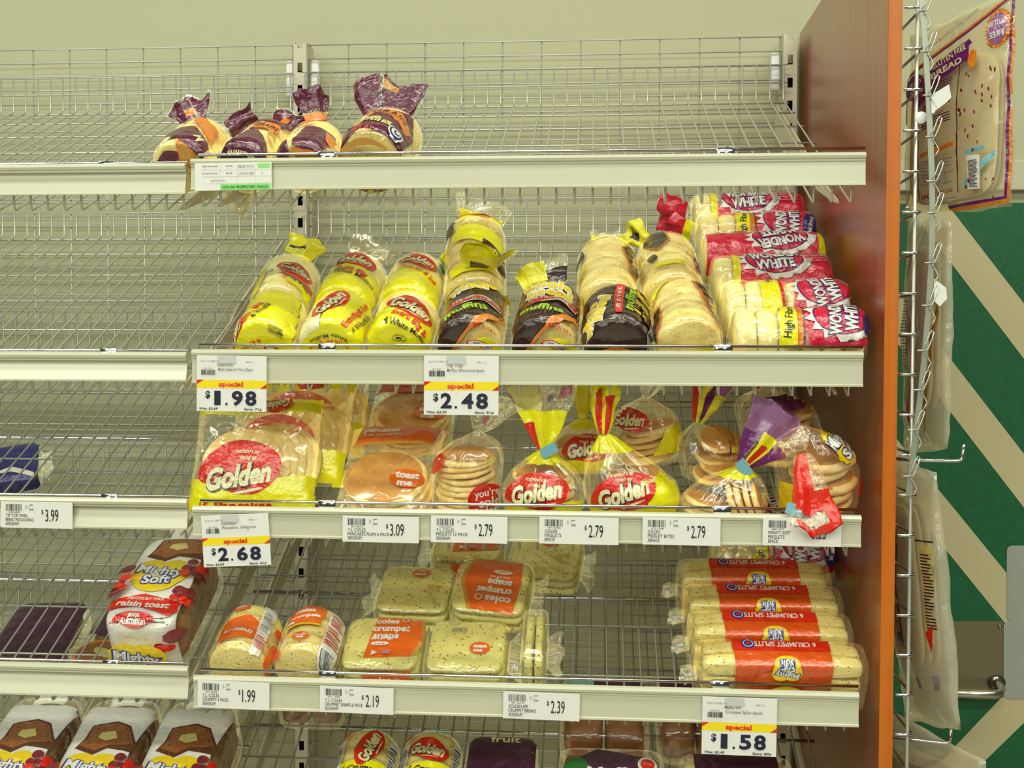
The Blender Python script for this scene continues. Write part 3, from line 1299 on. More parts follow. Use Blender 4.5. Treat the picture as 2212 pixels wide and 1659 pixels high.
GR = 'bags of grain muffins on the top shelf'
mar = [(.0, .9, -.95, .95, 'maroon'), (.35, .6, -.3, .3, 'amber')]
for i, (x, s, R, yaw, L_, lab, tl) in enumerate((
        (-.020, .0245, .043, 3, .135, 'maroon and clear muffin bag with two maroon tail flaps, leftmost on the top shelf', [dict(base=(-.012, .13, .07), d=(-.25, .55, .55), side=(1, 0, 0), ln=.05, w0=.03, w1=.07, bands=mar, seed=2), dict(base=(.03, .13, .06), d=(.7, .4, .3), side=(0, .3, 1), ln=.055, w0=.02, w1=.045, bands=[(.2, 1, -1, 1, 'maroon')], seed=3)]),
        (.067, .0245, .0405, -3, .14, 'muffin bag with an orange panel and maroon print, second from left on the top shelf', [dict(base=(.01, .14, .06), d=(.3, .6, .3), side=(1, 0, 0), ln=.045, w0=.03, w1=.07, bands=mar, seed=4), dict(base=(-.012, .015, .008), d=(.1, -.25, -1), side=(1, 0, 0), ln=.045, w0=.055, w1=.008, amp=.002, m=FILMH, seed=9)]),
        (.153, .0245, .0405, 3, .135, 'muffin bag with a maroon block and pointed flap, third from left on the top shelf', [dict(base=(.0, .13, .075), d=(-.15, .4, .7), side=(1, .3, 0), ln=.05, w0=.03, w1=.05, bands=[(.35, 1, -1, 1, 'maroon'), (0, .25, -1, 1, 'amber')], seed=5)]),
        (.248, .0245, .049, -3, .14, 'largest muffin bag with big maroon tail standing up, rightmost on the top shelf', [dict(base=(-.005, .13, .075), d=(.05, .55, .75), side=(1, 0, .0), ln=.062, w0=.06, w1=.12, t0=.016, bands=[(.12, 1, -.15, 1, 'maroon'), (.12, 1, -1, -.35, 'maroon'), (.75, .9, -.2, .3, 'tan')], seed=6)]))):
    tube('muffin_bag', lab, 'muffin bag', place(1, x, s, yaw=yaw), L_, R, 6, MUFFINB, grain_items(i), cyl_view(R, .36, k=.52), GR, seed=10 + i, tails=tl)
# a film tail that pokes down through the deck under the first bag
# ---- second shelf: bags of white muffins in yellow print
def golden_items(v):
    if v == 0:
        return [('p', [(-72, -46), (66, -46), (66, 8), (34, 30), (40, 120), (-72, 120)], 'yellow')] + golden_logo(-44, 18, 52, 62) + [txt('Extra Big', -18, 42, 11, 66, 'red', bold=.03, w=44), txt('4 White', -4, 40, 10, 66, 'brown', w=36), ('bars', 14, -2, 38, 16, 12, 'brown', False), txt('4 Extra', -16, -30, 10, 200, 'red', bold=.03, w=36)] + golden_logo(22, -42, 34, 180)
    if v == 1:
        return [('p', [(-70, -46), (70, -46), (70, 128), (-2, 128), (-6, 96), (-10, 6), (-70, -2)], 'yellow'), ('p', [(-70, -2), (-10, 6), (-12, 40), (-70, 40)], 'cream')] + golden_logo(-6, 62, 66, 58) + [txt('Extra Big & Soft', 36, 52, 9, 74, 'red', bold=.03, w=74), txt('4 White Muffins', 50, 48, 8, 74, 'brown', w=66), txt('White Muffins', 2, -14, 9, 184, 'brown', bold=.015, w=62), txt('Extra Big & Soft', 0, -28, 9, 184, 'red', bold=.02, w=64)]
    if v == 2:
        return [('p', [(-70, -48), (70, -48), (70, 62), (-8, 70), (-30, 58), (-70, 66)], 'yellow')] + golden_logo(16, 56, 74, -22) + [txt('Extra Big &', 22, 26, 10, -18, 'red', bold=.03, w=62), txt('4 White Muffins', 18, 10, 10, -18, 'brown', bold=.015, w=74), ('multi', [[(-58 + 4 * j, 20), (-56.6 + 4 * j, 20), (-54.6 + 4 * j, 56), (-56 + 4 * j, 56)] for j in range(5)], 'gold'), ('e', 4, -18, 11, 6, 0, 'brown'), ('e', 4, -18, 10, 5, 0, 'yellow'), ('e', 4, -18, 6, 3, 0, 'brown')]
    if v == 3:
        return [('p', [(-66, 0), (-30, 0), (-26, 90), (-66, 90)], 'yellow')] + golden_logo(22, 62, 60, -16) + [('r', -20, 44, -10, 54, 'sky'), ('r', 0, 44, 9, 53, 'red'), ('p', [(0, 30), (60, 14), (60, 34), (10, 44)], 'red'), ('p', [(10, 10), (60, -6), (60, 8), (14, 24)], 'yellow'), ('multi', [[(-50 + 5 * j, 20), (-48.4 + 5 * j, 20), (-46 + 5 * j, 96), (-47.6 + 5 * j, 96)] for j in range(4)], 'gold'), txt('Extra Big & Soft', 26, 22, 9, -24, 'brown', w=56)]
    if v == 4:
        return [('p', [(-70, -20), (70, -20), (70, 60), (30, 72), (-70, 84)], 'yellow')] + golden_logo(0, 96, 76, -12) + [txt('Extra Big', 6, 58, 12, -18, 'red', bold=.04, w=56), txt('White Muffins', 14, 40, 11, -18, 'brown', bold=.015, w=74)]
    return [('p', [(-40, -20), (70, -20), (70, 36), (30, 62), (-40, 70)], 'yellow')] + golden_logo(6, 92, 66, -14) + [txt('Extra Big & Soft', 16, 52, 10, -24, 'red', bold=.02, w=66), ('e', 48, 104, 9, 14, 30, 'sky'), ('e', 48, 104, 6, 11, 30, 'green')]


GG = 'yellow bags of white muffins on the second shelf'
for i, (x, s, yaw, roll, lab, tl) in enumerate((
        (.0935, .034, 2, 0, 'yellow muffin bag with a barcode patch, front row, leftmost on the second shelf', []),
        (.189, .034, 1, 0, 'yellow muffin bag with a slanted red logo, front row, between two other yellow bags', []),
        (.285, .034, 0, 0, 'yellow muffin bag with a large red logo, front row, beside the brown printed bags', []),
        (.086, .156, 5, 0, 'mostly clear muffin bag with a yellow tail flap, behind the leftmost yellow bag', [dict(base=(.0, .14, .07), d=(.55, .6, .5), side=(1, -.6, 0), ln=.05, w0=.04, w1=.085, bands=[(.25, 1, -1, 1, 'yellow'), (.5, .62, -.7, .5, 'brown')], seed=12)]),
        (.182, .156, -1, 0, 'yellow muffin bag with red and brown lettering, back row, behind the middle yellow bag', [dict(base=(.0, .14, .06), d=(.4, .6, .55), side=(1, 0, 0), ln=.05, w0=.04, w1=.09, seed=13, m=FILMH)]),
        (.278, .156, -1, 0, 'yellow muffin bag with a green and blue spot, back row, behind the right yellow bag', [dict(base=(.03, .14, .06), d=(.6, .6, .35), side=(0, -.3, 1), ln=.055, w0=.02, w1=.05, bands=[(.2, 1, -1, 1, 'yellow')], seed=14)]))):
    tube('muffin_bag', lab, 'muffin bag', place(2, x, s, yaw=yaw), .114 if i < 3 else .138, .046, 4, MUFFINW, golden_items(i) if i < 3 else squash(golden_items(i), .95), cyl_view(.046, .46) if i < 3 else cyl_slope(.046), GG, seed=20 + i, tails=tl)


# ---- wholemeal muffins in brown, orange and yellow print
def whole_items(v):
    def swoosh(P, g=4):
        cx = sum(p[0] for p in P) / len(P)
        cy = sum(p[1] for p in P) / len(P)
        sc = lambda k: [(cx + (a - cx) * k, cy + (b - cy) * k) for a, b in P]
        return [('p', sc(1.10), 'brown'), ('p', sc(1.07), 'amber'), ('p', P, 'brown')]
    if v in (0, 1):
        r = 16 if v == 0 else -3
        P = [(-60, -46), (-24, -46), (6, 2), (52, 46), (54, 96), (30, 122), (-14, 128), (-50, 96)]
        L = swoosh(P) + [('p', [(-66, -46), (-24, -46), (8, 4), (-40, 20), (-66, 10)], 'brown')]
        L += outl('whole', -4, 96, 21, r, 'gold', 'white', bold=.035, w=76)
        if v == 1:
            L += outl('meal', 2, 76, 19, r, 'gold', 'white', bold=.035, w=66)
        L += [('p', [(-44, 46), (-20, 60), (20, 66), (50, 62), (46, 50), (16, 54), (-18, 46)], 'white'), ('p', [(-43, 47), (-20, 59), (20, 64.5), (49, 61), (45, 51.5), (16, 55.5), (-18, 47.5)], 'red'), txt('97% FAT FREE', 2, 56.5, 6, r * .6, 'white', w=58, bold=.02),
              txt('muffins', -6, 34, 13, r * 1.3, 'lime', bold=.03, w=62), ('p', [(-30, -46), (-23, -46), (12, 8), (56, 30), (56, 38), (8, 14)], 'amber'), txt('PACK OF 6', 26, 6, 6, 3, 'red', w=36), ('p', [(-6, -46), (66, -46), (66, -2), (24, -14), (4, -30)], 'yellow'),
              ('e', 20, -34, 24, 9, 0, 'red'), ('e', 20, -34, 21, 7, 0, 'white'), txt('TIP TOP', 20, -34, 6, 0, 'navy', w=26), ('e', 0, 138, 28, 7, 6, 'red'), ('e', 0, 138, 24, 5, 6, 'sky'), ('p', [(40, 130), (70, 110), (70, 90), (52, 100)], 'yellow')]
        return L
    if v == 2:
        P = [(-70, -46), (60, -46), (56, 40), (34, 88), (-14, 116), (-52, 98), (-70, 60)]
        L = swoosh(P)
        L += outl('whole', -44, 30, 18, 74, 'gold', 'white', bold=.035, w=64) + outl('meal', -24, 44, 17, 74, 'gold', 'white', bold=.035, w=54) + [('p', [(-2, 20), (6, 20), (12, 92), (2, 100), (-4, 60)], 'red'), txt('97% FAT FREE', 3, 58, 5, 86, 'white', w=54), txt('muffins', 18, 60, 13, 82, 'lime', bold=.03, w=54), ('p', [(34, 108), (56, 96), (60, 20), (38, 20)], 'brown')]
        L += small_print(46, 96, 30, 9, 'gold', 5, -8) + [('r', 50, -20, 66, 30, 'white'), ('bars', 50, -20, 66, 30, 18, 'black', False)]
        return L
    if v == 3:   # long tube, mostly clear, brown ovals at the side
        return [('p', [(22, 130), (34, 150), (56, 160), (66, 90), (52, 40), (34, 52), (36, 84)], 'amber'), ('p', [(25, 130), (36, 147), (56, 156), (66, 90), (52, 46), (38, 56), (40, 86)], 'brown'), ] + outl('whole', 49, 112, 12, 80, 'gold', 'white', bold=.03, w=50) + [('p', [(-70, 130), (-46, 150), (-40, 120), (-70, 90)], 'brown'), ('p', [(-40, 168), (0, 174), (0, 166), (-38, 160)], 'yellow'), ('p', [(-66, 60), (-34, 74), (-34, 66), (-66, 30)], 'yellow')]
    if v == 4:
        return [('p', [(12, 110), (24, 128), (44, 116), (62, 60), (56, 20), (40, 34), (24, 78)], 'amber'), ('p', [(15, 109), (25, 123), (43, 113), (62, 60), (56, 26), (42, 38), (28, 80)], 'brown')] + outl('whole', 46, 72, 13, 72, 'gold', 'white', bold=.03, w=56) + [('p', [(-60, 84), (-58, 120), (-18, 128), (-20, 118), (-46, 96)], 'yellow'), ('p', [(-66, 8), (-44, 30), (-38, 62), (-52, 62), (-66, 40)], 'amber'), ('p', [(-66, 8), (-46, 28), (-41, 58), (-52, 58), (-66, 40)], 'brown'), ('p', [(-10, -46), (66, -46), (60, -20), (20, -34)], 'yellow'), ('p', [(20, -46), (60, -46), (58, -32)], 'red')]
    if v == 6:   # leaning bag with a yellow band low down and a brown corner with lettering
        return [('p', [(-40, 96), (-30, 132), (20, 124), (62, 104), (58, 70), (10, 84), (-20, 92)], 'yellow'), ('p', [(14, 92), (60, 72), (64, 30), (44, 34), (12, 70)], 'brown')] + outl('whole', 40, 66, 15, -24, 'gold', 'brown', bold=.035, w=48) + [('p', [(-60, 150), (-44, 168), (-36, 130), (-58, 110)], 'brown'), ('p', [(-40, 30), (30, 36), (40, 14), (-36, 8)], 'yellow'), ('p', [(-34, 160), (30, 164), (30, 158), (-34, 154)], 'amber')]
    return [('p', [(-46, 140), (-30, 172), (-4, 168), (4, 128), (-18, 90)], 'amber'), ('p', [(-44, 140), (-29, 168), (-6, 164), (0, 128), (-19, 95)], 'brown'), ('p', [(40, 120), (60, 110), (60, 40), (46, 60)], 'brown'), ('p', [(-30, 40), (20, 44), (20, 30), (-30, 26)], 'yellow'), ('e', -30, 70, 8, 14, 20, 'brown')]


WG = 'bags of wholemeal muffins on the second shelf'
brt = [(.25, 1, -1, .2, 'yellow'), (.25, .7, .2, 1, 'brown')]
for i, (x, s, yaw, v, L_, pit, lab, tl) in enumerate((
        (.385, .034, 1, 0, .136, 0, 'brown printed wholemeal muffin bag with slanting lettering, front row beside the yellow bags', []),
        (.488, .034, -2, 1, .142, 0, 'brown printed wholemeal muffin bag with a yellow tail and room behind it', [dict(base=(-.005, .158, .06), d=(-.25, .55, .5), side=(1, 0, 0), ln=.055, w0=.05, w1=.085, bands=brt, seed=31)]),
        (.588, .034, 0, 2, .124, 0, 'dark brown wholemeal muffin bag with sideways lettering, front row, third of four', []),
        (.686, .034, 1, 4, .146, 0, 'mostly clear wholemeal muffin bag with a brown oval, front row, beside the pink bags', [dict(base=(.02, .004, .03), d=(.9, -.35, -.1), side=(0, 0, 1), ln=.06, w0=.03, w1=.06, bands=[(.35, .6, -1, 1, 'yellow'), (.6, 1, -1, 1, 'red')], seed=32)]),
        (.376, .205, 4, 6, .17, 16, 'clear wholemeal muffin bag with a yellow and brown band, propped up behind the slanting lettering', [dict(base=(.01, .03, .094), d=(.3, -.3, .8), side=(1, 0, 0), ln=.045, w0=.05, w1=.09, bands=[(.1, 1, -1, .9, 'yellow'), (.0, .35, -.6, .3, 'brown')], seed=33), dict(base=(.0, .165, .05), d=(.25, .5, .6), side=(1, 0, -.3), ln=.06, w0=.05, w1=.1, bands=[(.15, .6, -.9, .9, 'yellow'), (0, .25, -.3, .9, 'brown')], seed=34)]),
        (.577, .168, 0, 3, .19, 0, 'wholemeal muffin bag showing its row of muffins, behind the dark brown bag', [dict(base=(.0, .186, .07), d=(.1, .5, .3), side=(1, 0, 0), ln=.03, w0=.05, w1=.07, bands=[(.1, .6, -1, 1, 'yellow')], seed=35)]),
        (.674, .188, 1, 5, .185, 0, 'wholemeal muffin bag with a pointed yellow flap, behind the brown oval one', [dict(base=(-.02, .18, .06), d=(-.7, .45, .5), side=(0, .2, 1), ln=.06, w0=.02, w1=.045, bands=[(.3, 1, -1, 1, 'yellow'), (.5, .8, -.4, .4, 'brown')], seed=36)]))):
    tube('muffin_bag', lab, 'muffin bag', place(2, x, s, yaw=yaw, pitch=pit), L_, .0475, 6, MUFFINB, whole_items(v), cyl_view(.0475, .46, k=.6) if s < .1 else cyl_slope(.0475), WG, seed=30 + i, tails=tl)


# ---- high fibre white muffins in pink print, lying crosswise
def wonder(cx, cy, r, rot, sq=.8):
    c, s = math.cos(R_(rot)), math.sin(R_(rot))
    off = lambda a, b: (cx + a * c - b * s, cy + a * s + b * c)
    L = [('s', cx, cy, r * 1.25, r * .98, 15, sq, 'white'), ('e', cx, cy, r * .95, r * .95 * sq, 0, 'navy'), ('e', cx, cy, r * .91, r * .91 * sq, 0, 'pink')]
    for st, b in (('WONDER', .24), ('WHITE', -.26)):
        L += outl(st, *off(0, b * r), r * .36, rot + 4, 'white', 'navy', bold=.045, w=r * (1.6 if st == 'WONDER' else 1.25))
    return L


def pink_items(v):
    if v == 0:
        return [('p', [(100, -70), (196, -70), (196, 66), (176, 70), (110, 70), (96, 40), (92, 0)], 'pink'), ('p', [(64, -70), (92, -70), (96, 70), (74, 70)], 'amber'), ('p', [(60, -70), (84, -70), (88, 70), (70, 70)], 'yellow'), ('p', [(92, -70), (95, -70), (99, 70), (96, 70)], 'wine'), txt('High Fibre', 74, -30, 10, 84, 'black', bold=.015, w=56)] + wonder(146, -22, 42, 82) + [('e', 182, -34, 12, 24, -10, 'navy'), txt('MUFFINS', 182, -34, 6, 80, 'white', w=30)]
    if v == 1:
        return [('p', [(40, -80), (190, -80), (194, 80), (36, 80)], 'pink'), ('p', [(28, -80), (40, -80), (44, 80), (34, 80)], 'yellow'), ('e', 92, 34, 40, 12, -4, 'yellow')] + wonder(92, -8, 46, 3, .66) + small_print(160, 30, 44, 8, 'rose', 4.2) + [('p', [(146, 40), (178, 48), (178, 42), (148, 35)], 'lime')]
    if v == 2:
        return [('p', [(4, -80), (176, -80), (180, 80), (8, 80)], 'pink'), ('p', [(178, -80), (192, -80), (194, 80), (180, 80)], 'yellow')] + wonder(120, -8, 46, 188, .66) + small_print(48, 2, 50, 5, 'rose', 4.2, 180)
    return [('p', [(96, -80), (196, -80), (190, 74), (108, 78)], 'pink'), ('p', [(58, -80), (86, -80), (70, 80), (46, 80)], 'yellow'), ('p', [(86, -80), (91, -80), (75, 80), (71, 80)], 'red'), txt('High Fib.', 62, 18, 10, 104, 'black', bold=.015, w=44)] + wonder(142, -16, 40, 98) + [('r', 176, 10, 192, 26, 'white'), ('e', 186, 22, 7, 5, 0, 'navy')]


PG = 'pink bags of high fibre muffins on the second shelf'
pinkt = [(.2, .5, -1, 1, 'yellow'), (.5, 1, -1, 1, 'pink')]
ww = {}
for i, (k, x, s, yaw, v, roll, h, lab, tl) in enumerate((
        (2, .744, .071, -90, 0, -.25, .002, 'pink muffin bag lying crosswise at the very front by the wood panel', []),
        (2, .740, .166, -91, 3, -.1, .002, 'pink muffin bag lying crosswise, second from the front, its yellow stripe slanting', []),
        (2, .734, .260, -90, 1, -.05, .002, 'pink muffin bag lying crosswise with its lettering upright, third from the front', []),
        (2, .728, .355, -89, 2, .0, .002, 'pink muffin bag lying crosswise with its lettering upside down, fourth from the front', []),
        (2, .726, .449, -90, 0, -.15, .002, 'pink muffin bag lying crosswise with yellow tail at left, fifth from the front', [dict(base=(-.005, .0, .05), d=(-.2, -1, .2), side=(0, 0, 1), ln=.05, w0=.04, w1=.06, bands=pinkt, seed=41)]),
        (2, .726, .543, -90, 1, .1, .004, 'pink muffin bag lying crosswise at the back under the top shelf wires', [dict(base=(-.005, .0, .05), d=(-.2, -1, .1), side=(0, 0, 1), ln=.06, w0=.04, w1=.07, bands=[(.2, 1, -1, 1, 'pink')], seed=42)]),
        (4, .742, .318, -90, 0, -.1, .002, 'pink muffin bag behind the orange banded packs on the fourth shelf', []),
        (4, .700, .418, -90, 3, .1, .002, 'pink muffin bag with red and yellow tail at the back of the fourth shelf', [dict(base=(0, .0, .045), d=(.2, -1, -.1), side=(0, 0, 1), ln=.05, w0=.04, w1=.07, bands=pinkt, seed=43)]))):
    o = tube('muffin_bag', lab, 'muffin bag', place(k, x, s, h, yaw=yaw), .192 if i > 2 else .180, .0448, 6, MUFFINW, pink_items(v), cyl_cross(.0448, roll), PG if k == 2 else 'pink muffin bags at the back of the fourth shelf', seed=40 + i, tails=tl)

# ---- third shelf: pancake pouches
dk = lambda n, cx, cy, r, z0=.006, st=.0075: [(cx + .006 * math.sin(i * 2.1), cy + .010 * i - .01, z0 + st * i, r, .0085, 4, 0) for i in range(n)]


def pancake_items():
    return [('p', [(-92, 0), (92, 0), (92, 54), (40, 48), (-40, 46), (-92, 50)], 'yellow'), ('p', [(-92, 150), (-30, 144), (30, 150), (92, 152), (92, 174), (-92, 174)], 'yellow')] + golden_logo(-16, 62, 112, 2, tall=.78, drop=.1) + [txt("nothing's as", -6, 88, 7, -2, 'cream', bold=.02, w=32), txt('good as', -4, 78, 7, -2, 'cream', bold=.02, w=24), txt('6 Pancakes', -16, 10, 15, 0, 'red', bold=.03, w=100), txt('6 Pancakes', -42, 159, 10, 180, 'red', bold=.02, w=58)] + golden_logo(28, 161, 44, 186) + [txt('Sunny', 60, 118, 5, 0, 'red', w=18)]


p1 = pouch('pancake_pouch', 'yellow ended pancake pouch leaning at the front left of the third shelf', 'pancake packet', place(3, .068, .056, .004, yaw=2, pitch=38), .186, .176, .042,
           [(.034 - .010 * i, .084 - .003 * i, .008 + .0044 * i, .060, .0062, 178, -5) for i in range(6)], pancake_items(), 'pancake pouches', seed=51)
again(p1, place(3, .096, .130, .004, yaw=-2, pitch=36), 'pancake pouch standing behind the front yellow ended one, under the 1.98 ticket', 'pancake pouches')
again(p1, place(3, .110, .206, .004, yaw=1, pitch=32), 'hindmost pancake pouch of the yellow ended row on the third shelf', 'pancake pouches')


def plain_pancakes(v):
    L = [('e', 32, 66, 25, 18, -6, 'orange'), txt('toast', 32, 72, 12, -4, 'white', bold=.05, w=34), txt('me', 30, 57, 11, -4, 'white', bold=.05, w=22)]
    if v == 0:
        L += [('p', [(-56, 136), (58, 144), (66, 190), (-50, 184)], 'orange'), txt('pancakes', -20, 172, 12, 4, 'white', bold=.03, w=52), ('p', [(-58, 132), (46, 140), (46, 146), (-56, 138)], 'tan'), txt('fresh, soft and tasty', -16, 158, 5, 4, 'white', w=56)]
    else:
        L += [('p', [(-62, 116), (62, 116), (50, 190), (-44, 190)], 'dorange'), txt('coles', 20, 138, 15, 180, 'white', bold=.03, w=46), txt('pancakes', 8, 158, 15, 180, 'white', bold=.03, w=72), ('e', -12, 138, 6, 6, 0, 'white'), ('e', -12, 138, 4.4, 4.4, 0, 'dorange')]  # else branch: darker ink puts the back packet's shade into its orange label
    return L


for v, (x, s, pit, lab) in enumerate(((.262, .016, 10, 'clear packet of brown pancakes with an orange toast spot, front of the third shelf'), (.268, .205, 8, 'packet of pancakes with a shade-toned orange upside down label, behind the toast spot packet'))):
    pouch('pancake_pouch', lab, 'pancake packet', place(3, x, s, .004, pitch=pit), .142, .2, .052, [(.004 * (i % 2), .066 + .002 * i, .008 + .0088 * i, .060, .0095, 0, 0) for i in range(5)], plain_pancakes(v), 'clear pancake packets', seed=55 + v)


# ---- third shelf: gathered bags of pikelets
def stack(n, r, z0=.008, st=.0088, tk=.0095, ox=0, oy=0, tx=0, ty=0, jig=.004, seed=1):
    rr = random.Random(seed)
    return [(ox + rr.uniform(-jig, jig), oy + rr.uniform(-jig, jig), z0 + st * i, r * rr.uniform(.95, 1.03), tk, tx + rr.uniform(-5, 5), ty + rr.uniform(-5, 5)) for i in range(n)]


def pik_golden(x=-.01, w=70, spot=True):
    L = [('p', [(-74, 0), (74, 0), (74, 22), (-74, 12)], 'yellow')] + golden_logo(x, 32, w, 4) + [txt("nothing's as", x, 50, 5, -4, 'cream', bold=.02, w=28), txt('good as', x, 42, 5, -4, 'cream', bold=.02, w=22)]
    return L


PK = 'gathered bags of pikelets on the third shelf'
yf = [(0, 1, -1, 1, 'yellow')]
neckbag('pikelet_bag', 'clear bag of stacked pikelets with a plain clear tail, beside the pancake packets', 'pikelet bag', place(3, .376, .075, .014, pitch=-14), .05, .047, .088, .118, stack(9, .042, seed=61, jig=.002),
        [('e', 34, 12, 27, 24, 20, 'red'), txt("you're", 32, 24, 10, 14, 'white', bold=.02, w=34, shear=.2), txt('cold', 36, 12, 12, 14, 'white', bold=.02, w=30, shear=.2), txt('pikelet', 26, -2, 12, 14, 'white', bold=.02, w=40, shear=.2), ('e', -36, 62, 8, 16, -30, 'red')], 20, PK, seed=61, neck=(.018, -.005),
        flare=dict(d=(.55, .1, 1), side=(1, 0, -.4), ln=.06, w0=.014, w1=.075, bands=[(.5, .62, .05, .28, 'sky'), (.28, .4, .05, .28, 'rose')], seed=61))
neckbag('pikelet_bag', 'pikelet bag with a broad yellow flared top and pale blue closing tag', 'pikelet bag', place(3, .487, .07, .014, pitch=-14), .058, .048, .052, .094, stack(5, .042, z0=.009, st=.0108, tk=.0115, seed=62),
        pik_golden(-8, 82) + [('p', [(30, 8), (74, 10), (74, 18), (34, 16)], 'yellow')], 14, PK, seed=62, collar='yellow', flare=dict(d=(0.02, .1, 1), ln=.095, w0=.016, w1=.098, pleats=2, amp=.012, bands=[(.0, .45, -1, -.45, 'red'), (.0, .62, -.45, 1, 'yellow'), (.45, .62, -1, -.3, 'yellow'), (.62, 1, -1, -.2, 'butter'), (.72, .86, .1, .3, 'grey'), (.8, 1, .4, .9, 'rose')], seed=62))
t_ = COL.objects[-1]
neckbag('pikelet_bag', 'yellow topped pikelet bag half hidden between two others in the back row', 'pikelet bag', place(3, .540, .185, .014, pitch=-14), .05, .045, .045, .08, stack(4, .042, seed=63), pik_golden(6, 66), 14, PK, seed=63, collar='yellow', tiecol=TAGG,
        flare=dict(ln=.085, w0=.014, w1=.045, pleats=2, bands=yf, seed=63))
neckbag('pikelet_bag', 'pikelet bag with an upright narrow red and yellow tail, yellow corner at right', 'pikelet bag', place(3, .612, .076, .014, pitch=-14), .066, .05, .055, .115, stack(5, .041, z0=.009, st=.0108, tk=.0115, ox=.006, seed=64),
        [('p', [(18, 0), (78, 0), (80, 30), (44, 64), (22, 42)], 'yellow'), ('p', [(-70, 0), (20, 0), (20, 8), (-70, 8)], 'yellow')] + golden_logo(-14, 28, 84, 14) + [txt("nothing's as", -16, 54, 5, 8, 'cream', bold=.02, w=30), txt('good as', -14, 47, 5, 8, 'cream', bold=.02, w=22)], 16, PK, seed=64, neck=(-.042, .0), collar='yellow', tiecol=TAGG,
        flare=dict(d=(.02, .05, 1), ln=.072, w0=.016, w1=.048, pleats=2, bands=[(0, 1, -1, -.72, 'yellow'), (0, .9, -.72, -.2, 'red'), (0, 1, -.2, .1, 'yellow'), (0, .8, .1, .7, 'red'), (0, 1, .7, 1, 'yellow'), (.8, 1, -1, 1, 'yellow')], seed=64))
neckbag('pikelet_bag', 'pikelet bag with a red logo in the back row, behind the narrow tailed one', 'pikelet bag', place(3, .634, .21, .014, pitch=-14), .052, .045, .07, .1, stack(6, .04, ox=.006, ty=-12, seed=65), golden_logo(-26, 62, 56, -8) + [('p', [(10, 10), (64, 20), (60, 60), (30, 50)], 'yellow')], 14, PK, seed=65,
        flare=dict(d=(.3, .4, .6), ln=.05, w0=.012, w1=.05, seed=65))
neckbag('pikelet_bag', 'bag of small pikelets with a purple and yellow tail pointing up, pale green tie', 'pikelet bag', place(3, .734, .165, .014, pitch=-12), .05, .042, .055, .085, stack(7, .03, ox=.008, tx=18, seed=66, jig=.012), [('p', [(18, 44), (34, 64), (40, 38)], 'yellow'), ('p', [(20, 44), (16, 30), (20, 64)], 'purple')], 12, PK, seed=66, neck=(-.026, 0), tiecol=TAGG,
        flare=dict(d=(.38, .1, 1), side=(1, 0, -.4), ln=.09, w0=.014, w1=.07, pleats=2, bands=[(0, .75, -1, -.55, 'red'), (0, 1, -.55, -.15, 'yellow'), (.1, 1, -.15, .3, 'purple'), (0, .8, .3, .8, 'yellow'), (.6, 1, .1, .9, 'lilac')], seed=66))
neckbag('pikelet_bag', 'bag of small pikelets with a wide lilac and yellow tail closed by a blue tag', 'pikelet bag', place(3, .738, .066, .012, pitch=-10), .058, .042, .045, .08, stack(3, .034, ox=-.022, ty=20, seed=67) + [(.012 + .011 * i, -.012, .03, .028, .008, 20, 68) for i in range(4)], None, 12, PK, seed=67, neck=(.022, -.004), collar='yellow',
        flare=dict(d=(.75, .3, .8), side=(-.6, 0, 1), ln=.095, w0=.016, w1=.11, pleats=2, amp=.01, bands=[(.0, .55, -.5, .35, 'yellow'), (.12, .4, -.25, .15, 'red'), (.0, .6, -1, -.5, 'purple'), (.45, 1, .35, 1, 'lilac'), (.0, .5, .5, 1, 'purple'), (.55, 1, -.4, .3, 'lilac')], seed=67))
b5 = [o for o in COL.objects if o.get('label', '').startswith('bag of small pikelets with a wide')][0]
clip_tag(b5, M.Translation((.024, -.012, .08)) @ M.Rotation(R_(80), 4, 'X') @ M.Rotation(R_(-55), 4, 'Z'), TAGB)
b2 = [o for o in COL.objects if o.get('label', '').startswith('pikelet bag with a broad')][0]
clip_tag(b2, M.Translation((.008, -.014, .096)) @ M.Rotation(R_(80), 4, 'X') @ M.Rotation(R_(30), 4, 'Z'), TAGB)
neckbag('pikelet_bag', 'large pikelet bag by the wood panel with a red tail hanging over the price rail', 'pikelet bag', place(3, .868, .085, .016, pitch=-10), .055, .055, .10, .135, stack(5, .044, z0=.012, st=.016, tk=.014, ox=.006, seed=68, ty=-8),
        outl('Mighty', 20, 98, 17, 48, 'white', 'navy', bold=.05, w=44) + outl('Soft', 30, 78, 15, 48, 'white', 'navy', bold=.05, w=28) + [('e', 16, 104, 26, 18, 30, 'gold'), ('e', 30, 80, 20, 14, 30, 'gold')] + outl('Mighty', 16, 100, 17, 48, 'white', 'navy', bold=.05, w=44) + outl('Soft', 32, 84, 14, 48, 'white', 'navy', bold=.05, w=28) + [('p', [(-50, 0), (-20, 0), (-26, 34), (-54, 40)], 'gold'), ('p', [(44, 20), (56, 26), (54, 50), (46, 44)], 'redlip')], 22, PK, seed=68, neck=(-.03, -.03),
        flare=dict(base=(-.03, -.048, .10), d=(.12, -.55, -.7), side=(1, 0, .15), ln=.105, w0=.02, w1=.066, pleats=1.4, amp=.009, curl=-.1, bands=[(.0, .55, -1, .1, 'redlip'), (.5, .72, -1, 1, 'redlip'), (.9, 1, -.8, 1, 'redlip'), (.6, .95, .5, 1, 'redlip')], seed=68))
b6 = [o for o in COL.objects if o.get('label', '').startswith('large pikelet bag')][0]
clip_tag(b6, M.Translation((-.045, -.088, .038)) @ M.Rotation(R_(70), 4, 'X') @ M.Rotation(R_(-15), 4, 'Z'), TAGB)
